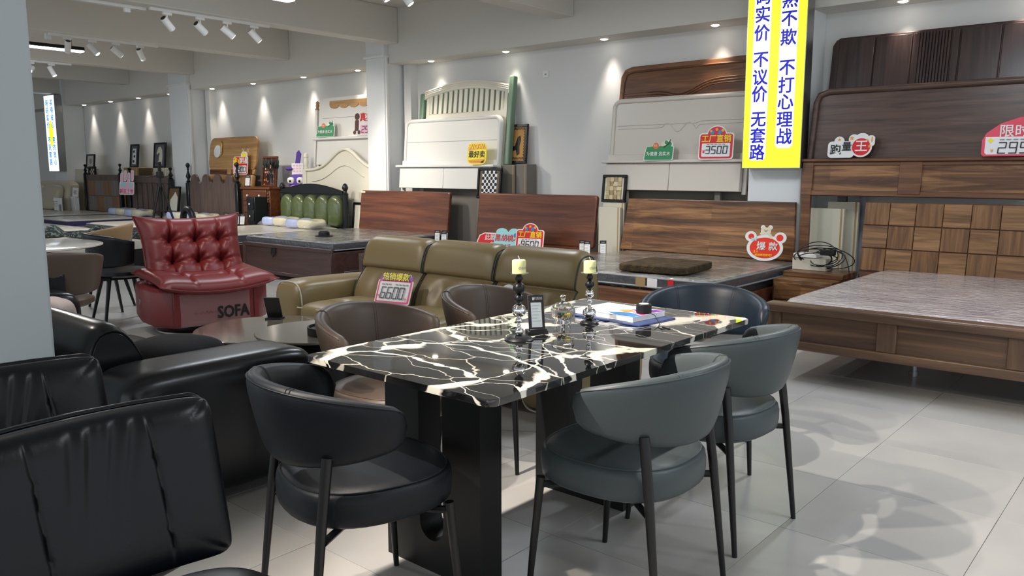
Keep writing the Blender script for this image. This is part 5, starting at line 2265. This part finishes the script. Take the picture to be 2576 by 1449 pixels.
# ------------------------------------------------------------------ round white table set at the left
t = thing('round_dining_table', 'round white dining table at the left edge with coloured papers', 'table', (-6.98, 2.26, 0))
b = B()
b.lathe([(0, .735), (.57, .735), (.59, .742), (.59, .75), (.57, .755), (0, .755)], 56)
b.obj('tabletop', mat('white_stone', '#dedad2', .12), t, 40)
b = B()
b.lathe([(.25, 0), (.25, .02), (.07, .05), (.06, .7), (.2, .735)], 32)
b.obj('pedestal', m_white, t, 40)
for nm, lab, x, y, rz, w_, h_, mt in (('yellow_booklet', 'yellow booklet on the round white table', -7.15, 2.28, .3, .2, .1, m_yellow), ('leaflet', 'pale blue printed leaflet on the round white table', -6.85, 2.30, .5, .2, .13, m_cyan), ('leaflet', 'white leaflet nearest on the round white table', -6.78, 2.36, .2, .16, .1, m_paper)):
    p = B().box(-w_ / 2, w_ / 2, -h_ / 2, h_ / 2, 0, .004).obj(nm, mt, None, 0)
    tag(p, lab, 'leaflet')
    p.location = (x, y, .7555)
    p.rotation_euler = (0, 0, rz)


def shell_chair(lab, mt, x, y, rz, wooden=False, h=.78):
    t = thing('shell_dining_chair', lab, 'chair', (x, y, 0), rz, 'shell chairs around the round white table')

    def f(p, q):
        u = -1 + 2 * p
        ph = u * radians(98)
        hh = .15 - .05 * abs(u) ** 2
        zc = h - .15 - .02 * abs(u)
        a = 2 * pi * q
        o = V((sin(ph), -cos(ph), 0))
        xx, z = sgp(cos(a), .6) * .016, sgp(sin(a), .4) * hh
        return V((.275 * sin(ph), -.25 * cos(ph), zc + z)) + o * (xx + .2 * z)
    b = B()
    b.grid(f, 32, 16, cv=True, cap0=True, cap1=True)
    bk = b.obj('backrest', mt, t, 60)
    b = B()
    b.lathe([(0, .41), (.2, .41), (.235, .43), (.235, .46), (.2, .475), (0, .48)], 28)
    b.obj('seat', mt, t, 50)
    b = B()
    b.prism([(-.10, .395), (.10, .395), (.055, .55), (.06, .68), (-.06, .68), (-.055, .55)], -.262, -.248, .004)
    br_ = b.obj('back_bracket', m_blackwood, t)
    b = B()
    for sx in (-.045, .045):
        b.lathe([(.006, 0), (.009, .003), (0, .006)], 8, (sx, -.27, .64))
    b.obj('screw', m_chrome, br_)
    b = B()
    b.box(-.11, .11, -.262, .15, .385, .41)
    b.obj('seat_bar', m_blackwood, t, 0)
    for sx in (-1, 1):
        for sy in (-1, 1):
            b = B()
            b.tube([(sx * .11, sy * .13, .40), (sx * .2, sy * .21, 0)], [.02, .012], 8)
            b.obj('leg', m_blackwood, t)


shell_chair('taupe leather shell chair in front of the round white table at left edge', m_l_brown, -5.92, 2.12, radians(70), h=.80)
shell_chair('black shell chair with screwed back bracket left of the red recliner', m_blackwood, -7.24, 3.14, radians(-8), h=.80)
shell_chair('caramel leather tub chair behind the round white table', m_l_caramel, -8.0, 3.30, radians(140), h=.83)

# patterned throws on the daybed
t = thing('daybed', 'white daybed behind the round white table covered with dark patterned throws', 'bed', (-11.4, 4.6, 0))
b = B()
b.box(-12.4, -10.6, 3.9, 5.35, .0, .30, .02, 1)
at(t, b, 'base', m_blackmat)
mattress(t, -12.38, -10.62, 3.92, 5.33, .30, .44, m_mattw)
m_throw = mat('patterned_throw', '#1c2426', .9, var=('#6d7a78', 22, .52, .6))
for lab, x, y, rz, sx in (('dark patterned throw at the left, flat on the daybed', -12.0, 4.25, .2, .28), ('dark patterned throw folded in waves, middle of the daybed', -11.42, 4.62, .2, .27), ('dark green patterned throw nearest the red recliner', -10.93, 5.08, .2, .25)):
    b = B()
    b.grid(lambda u, v: (sx * (-1 + 2 * u) + .05 * sin(5 * v), .26 * (-1 + 2 * v), .012 + .16 * sin(pi * u) ** .6 * sin(pi * v) ** .5 * (.75 + .25 * sin(9 * u + 4 * v))), 30, 24)
    o = tag(b.obj('patterned_throw', m_throw, None, 60), lab, 'throw', 'patterned throws on the daybed')
    o.location = (x, y, .44)
    o.rotation_euler = (0, 0, rz)
t = thing('floor_mattress', 'dark wrapped mattress with purple band in front of the far beds', 'mattress', (-14.9, 4.9, 0))
b = B()
b.box(-16.4, -13.4, 4.3, 5.5, 0, .24)
at(t, b, 'base', m_blackmat, 0)
mattress(t, -16.4, -13.4, 4.3, 5.52, .24, .42, m_mattw, MT['purple_band'])

# ------------------------------------------------------------------ cables and router on the right bedside table
t = thing('white_router_box', 'white flat router box under the tangled black cables', 'router', (-2.62, 7.2, .45))
B().box(-.17, .13, -.08, .1, 0, .11, .006, 1).obj('shell', m_panelc, t)
B().box(-.16, .05, -.09, .06, .112, .15, .006, 1).obj('lid', m_white, t)
t = thing('cable_tangle', 'tangle of black cables with power adapter on the right bedside table', 'cables', (-2.52, 7.1, .45))
rnd = random.Random(4)
for k in range(7):
    b = B()
    cx, cy, r0, r1 = rnd.uniform(-.1, .08), rnd.uniform(-.02, .1), rnd.uniform(.1, .2), rnd.uniform(.05, .1)
    zc = rnd.uniform(.10, .17)
    b.tube([(cx + r0 * cos(a), cy + .05 * sin(a * 2 + k), zc + r1 * sin(a)) for a in [2 * pi * i / 24 for i in range(24)]], .0045, 6, closed=True)
    b.obj('cable', m_black, t, 60)
b = B()
b.tube([(.1, .0, .2), (.2, -.02, .16), (.24, -.03, .06), (.25, -.03, .004)], .0045, 6)
b.obj('cable', m_black, t, 60)
B().box(.0, .12, -.06, .0, .15, .2, .006, 1).obj('power_adapter', m_blackmat, t)


# ------------------------------------------------------------------ shop signs
def sign(lab, x, y, z, rz, lean, layers, th=.006, s=1.0):
    t = thing('price_sign', lab, 'sign', (x, y, z), rz, 'printed shop signs', rx=radians(-lean))
    for k, (nm, mt, shp) in enumerate(layers):
        b = B()
        y0 = 0 if k == 0 else -.0012 * k
        for i, q in enumerate(shp):
            if q and q[0] == 't':
                b.text(q[1], q[2] * s, q[3] * s, q[4] * s, y0 - .0006, bold=q[5] if len(q) > 5 else .02, sx=q[6] if len(q) > 6 else 1)
            else:
                b.prism([(p[0] * s, p[1] * s) for p in q], y0 - .0001 * i, th if k == 0 else y0 + .0012)
        b.obj(nm, mt, t, 0, True)
    return t


def factory(lab, x, y, z, rz, lean, price, s=1.0):
    Wd = .40
    board = [rr(0, .145, Wd, .29, .035), el(0, .27, .115, .10, 24, 0, 180) + [(-.115, .2), (.115, .2)]]
    red = [rr(0, .145, Wd - .025, .265, .03), el(0, .27, .103, .088, 24, 0, 180) + [(-.103, .2), (.103, .2)]]
    return sign(lab, x, y, z, rz, lean, [('board', m_white, board), ('red_print', m_red, red), ('white_panel', m_paper, [rr(0, .105, .325, .145, .012)]),
           ('lettering', m_yellow, [('t', '工厂直销', .085, 0, .222, .03, 1.0)]), ('balloon_print', m_pblue, [el(-.05, .295, .024), el(.035, .295, .024)]), ('dot_print', m_orange, [el(-.065, .31, .014), el(.07, .315, .018), el(.0, .325, .016)]),
           ('small_print', m_pgrey, [rr(-.09 + .045 * i, .165, .03, .008, .002, 1) for i in range(5)]), ('digits', m_ink, seg7(price, .01, .105, .05, .085, .008, .32)), ('currency', m_red, [('t', '¥', .05, -.135, .085)])], s=s)


def health(lab, x, y, z, rz, lean, s=1.0):
    hill = [(-.18, .0), (.165, .0), (.175, .02), (.18, .15), (.1, .165), (.03, .16), (-.02, .155), (-.06, .16), (-.10, .155), (-.16, .15), (-.185, .02)]
    return sign(lab, x, y, z, rz, lean, [('board', m_white, [[(p[0] * 1.05, p[1] * 1.05 - .001) for p in hill], el(-.04, .165, .045), el(.11, .18, .065, .05)]),
           ('green_print', m_pgreen, [[(p[0], p[1] + .004) for p in hill], el(.13, .185, .03, .03), el(.09, .205, .022)]), ('orange_badge', mat('print_badge', '#d9713a', .4), [el(-.04, .168, .038)]),
           ('owl_print', m_foam, [rr(.045, .185, .036, .05, .01)]), ('branch_print', m_leafd, [[(.06, .14), (.13, .19), (.15, .24), (.14, .24), (.12, .2), (.06, .155)]]),
           ('lettering', m_white, [('t', '为健康 选实木', .053, -.005, .07, .022, .93), ('t', 'Hi', .04, -.04, .168)])], s=s)


health('green wooden-furniture sign on the greige headboard shelf', -4.45, 7.56, 1.437, radians(4), 6, .9)
factory('red factory sign with 3500 price on the greige headboard shelf', -3.80, 7.56, 1.437, radians(4), 6, '3500', .92)
health('green wooden-furniture sign on the shelf of the tall white headboard', -10.42, 7.74, 1.85, radians(10), 5, 1.0)
factory('red factory sign with hidden price behind the tan sofa', -5.84, 7.1, .401, radians(10), 10, '9600', .92)
# yellow WOW sign
blob = rr(0, .14, .30, .27, .07)
sign('yellow and orange WOW best-seller sign on the ivory headboard', -7.10, 7.59, 1.405, radians(6), 5,
     [('board', m_yellow, [blob]), ('orange_print', m_orange, [rr(0, .14, .275, .245, .06)]), ('yellow_band', m_yellow, [[(-.148, .055), (.15, .075), (.15, .19), (.05, .195), (-.148, .17)]]),
      ('lettering', m_ink, [('t', '最好卖', .092, .0, .125, .035, .95)]), ('wow_lettering', m_yellow, [('t', 'WOW', .085, -.01, .225, .02)]), ('small_lettering', m_cartonb, [('t', 'There is one to suit', .02, -.03, .04, 0)]), ('bird_print', m_ink, [[(.06, .03), (.12, .06), (.10, .02)]])])
# red bear sign
ring = [el(0, .185, .235, .175, 36), el(-.19, .335, .075, .07), el(.19, .325, .08, .075)]
sign('red bear shaped hot-sale sign standing on the wrapped mattress', -3.10, 7.22, .487, radians(14), 12,
     [('board', m_white, ring + [rr(.0, .41, .13, .10, .04), el(-.04, .46, .03), el(.055, .46, .03)]), ('red_print', m_orangered, [el(0, .185, .195, .14, 36), el(-.185, .335, .038), el(.185, .325, .045)]),
      ('bear_print', mat('print_bear', '#dfd3b6', .5), [el(.005, .415, .055, .045), el(-.035, .452, .022), el(.047, .452, .022), el(-.05, .375, .025, .018), [(.04, .37), (.075, .37), (.09, .31), (.06, .31)]]),
      ('bow_print', m_cyan, [[(-.18, .32), (-.145, .305), (-.11, .33), (-.115, .27), (-.145, .29), (-.18, .275)]]), ('muzzle_print', m_ink, [el(.0, .41, .009, .006), el(-.018, .425, .004), el(.022, .425, .004)]),
      ('lettering', m_white, [('t', '爆 款', .12, .03, .20, .02), ('t', '良\n点', .026, -.085, .245, .01)]), ('yellow_lettering', m_yellow, [('t', '主人', .035, -.11, .13, .015), ('t', '把我带回家吧！', .035, .0, .085, .015)])], s=.70)
# run sign
cl = [rr(-.12, .085, .26, .17, .04), el(.075, .11, .105), el(.0, .19, .05), el(.08, .21, .06, .04), el(-.14, .17, .05), rr(.165, .17, .075, .11, .03)]
sign('white cut-out sign with red circle on the brown headboard shelf', -2.43, 7.46, 1.44, radians(6), 7,
     [('board', m_white, cl), ('red_disc', m_red, [el(.075, .11, .088)]), ('star_print', m_orange, [star(-.14, .185, .02), star(-.02, .20, .025), star(.155, .115, .02)]), ('plus_print', m_orange, [rr(.13, .175, .03, .01, .002, 1), rr(.13, .175, .01, .03, .002, 1), rr(.175, .185, .012, .05, .002, 1)]),
      ('lettering', m_ink, [('t', '跑', .115, -.17, .075, .02), ('t', '量', .10, -.062, .11, .02)]), ('white_lettering', m_white, [('t', '王', .125, .077, .11, .025)])], s=.86)
# 2999 sign
Bd = [(-.33, .02), (-.31, 0), (.34, 0), (.35, .25), (.06, .25), (.05, .34), (-.06, .33), (-.2, .28), (-.3, .2), (-.33, .14)]
sign('pink and white limited-time sale sign with 2999 price at the right edge', -1.12, 7.46, 1.44, radians(6), 7,
     [('board', mat('print_rose', '#e2445c', .4), [Bd]), ('white_panel', m_paper, [[(-.305, .03), (-.29, .015), (.335, .015), (.335, .165), (-.305, .165)]]), ('lettering', m_white, [('t', '限时秒杀', .115, .02, .208, .02)]),
      ('diamond_print', m_yellow, [star(-.265, .135, .028, .5, 4)]), ('small_print', m_pgrey, [rr(-.18 + .05 * i, .14, .035, .009, .002, 1) for i in range(8)]), ('digits', m_ink, seg7('2999', -.055, .07, .062, .1, .009, .3)), ('currency', m_orange, [('t', '¥', .04, -.25, .045)])], s=.92)
# 6600 sign on the sofa
sign('white and pink hot-sale sign with 6600 price on the tan sofa', -4.06, 3.50, .447, radians(14), 24,
     [('board', m_white, [rr(0, .095, .31, .19, .018), [(-.155, .17), (-.12, .235), (.12, .235), (.155, .16)]]), ('pink_print', m_pink, [rr(0, .095, .295, .175, .014)]), ('white_panel', m_paper, [rr(0, .097, .268, .15, .008)]),
      ('horn_print', m_purple, [[(-.15, .185), (-.12, .225), (-.105, .185)], [(.105, .185), (.145, .225), (.15, .18)]]), ('magenta_block', mat('print_magenta', '#d419b4', .4), [[(.0, .18), (.01, .24), (.055, .24), (.05, .18)]]),
      ('lettering_shadow', m_navyink, [('t', '热销爆款', .064, .004, .203, .05, .95)]), ('lettering', m_yellow, [('t', '热销爆款', .062, .0, .205, .03, .95)]),
      ('small_print', m_pgrey, [rr(-.10 + .03 * i, .15, .02, .008, .002, 1) for i in range(8) if i != 3]), ('digits', m_navyink, seg7('6600', -.005, .085, .042, .09, .006, .28)), ('currency', m_pink, [('t', '元', .03, .115, .04), ('t', '零售价', .014, -.115, .06)])], s=.9)
# red and cyan signs behind the sofa
sign('red sign with white writing behind the tan sofa, left of the cyan one', -6.44, 7.12, .401, radians(10), 10,
     [('board', m_white, [[(-.2, 0), (.2, 0), (.2, .19), (.17, .2), (-.1, .2), (-.17, .17), (-.2, .1)]]), ('red_print', m_red, [[(-.185, .01), (.19, .01), (.19, .18), (-.1, .188), (-.16, .16), (-.185, .1)]]), ('lettering', m_white, [('t', '此款有', .075, .02, .14, .025), ('t', '货', .075, .02, .05, .02)])])
sign('cyan cut-out sign with red walnut writing behind the tan sofa', -6.14, 7.06, .401, radians(10), 10,
     [('board', m_cyan, [rr(0, .12, .36, .22, .07), el(-.08, .22, .08, .05), el(.08, .22, .07, .05)]), ('blue_print', m_pblue, [el(.13, .19, .05, .03)]), ('lettering', m_red, [('t', '黑胡桃木', .085, .0, .15, .025), ('t', '实木床', .05, -.02, .06, .01)])])
# price tag on oak headboard
sign('small red and white sign with 2900 price on the oak headboard', -12.62, 7.58, 1.26, radians(10), 6,
     [('board', m_white, [rr(0, .16, .36, .31, .04), el(.08, .34, .08, .06)]), ('red_print', m_red, [rr(0, .16, .335, .29, .035)]), ('white_panel', m_paper, [rr(0, .095, .30, .13, .01)]), ('crown_print', m_yellow, [el(.08, .345, .06, .035)]), ('lettering', m_yellow, [('t', '省心', .11, -.07, .235, .04)]), ('white_lettering', m_white, [('t', '明星', .11, .09, .235, .04)]), ('digits', m_ink, seg7('2900', .01, .095, .05, .09, .009, .3))])
# partly hidden sale sign on the white headboard
sign('white sale sign with red writing half hidden by the middle pillar', -9.47, 7.74, 1.85, radians(6), 5,
     [('board', m_white, [rr(0, .17, .46, .34, .04)]), ('pink_panel', m_lpink, [rr(.06, .08, .32, .13, .02)]), ('figure_print', mat('print_brown', '#5a3a30', .5), [el(-.17, .27, .05, .05), rr(-.17, .14, .08, .16, .02), el(-.21, .04, .03), el(-.12, .04, .03)]), ('lettering', m_red, [('t', '真实价', .13, .08, .25, .04)]), ('digits', m_ink, seg7('2580', .07, .08, .055, .1, .009, .3))])
# pink sign on ribbed headboard
sign('pink cut-out sign with raised hands on the ribbed headboard', -16.35, 7.30, .86, radians(15), 6,
     [('board', m_white, [rr(0, .13, .42, .26, .04)] + [rr(-.15 + .1 * i, .33 + .05 * (i % 2), .08, .22, .04) for i in range(4)]), ('pink_print', m_lpink, [rr(0, .16, .36, .16, .03)] + [rr(-.15 + .1 * i, .33 + .05 * (i % 2), .05, .18, .025) for i in range(4)]), ('blue_print', m_cyan, [el(-.1, .2, .06), el(.1, .2, .05)]), ('lettering', m_pink, [('t', '新品上市', .1, 0, .06, .03)])])
# animal sign on the sofa
sign('pale green sign with yellow cartoon animal head on the tan sofa, half hidden', -3.12, 3.42, .447, radians(22), 24,
     [('board', m_white, [rr(-.04, .10, .34, .20, .015), el(.10, .19, .045, .05)]), ('green_print', mat('print_mint', '#bfe3cf', .5), [rr(-.05, .10, .30, .175, .01)]), ('animal_print', m_orange, [el(.09, .12, .085, .075), el(.06, .19, .022, .026), el(.13, .19, .022, .026)]), ('eye_print', m_ink, [el(.065, .145, .008, .008), el(.115, .145, .008, .008), el(.09, .10, .014, .01)])])
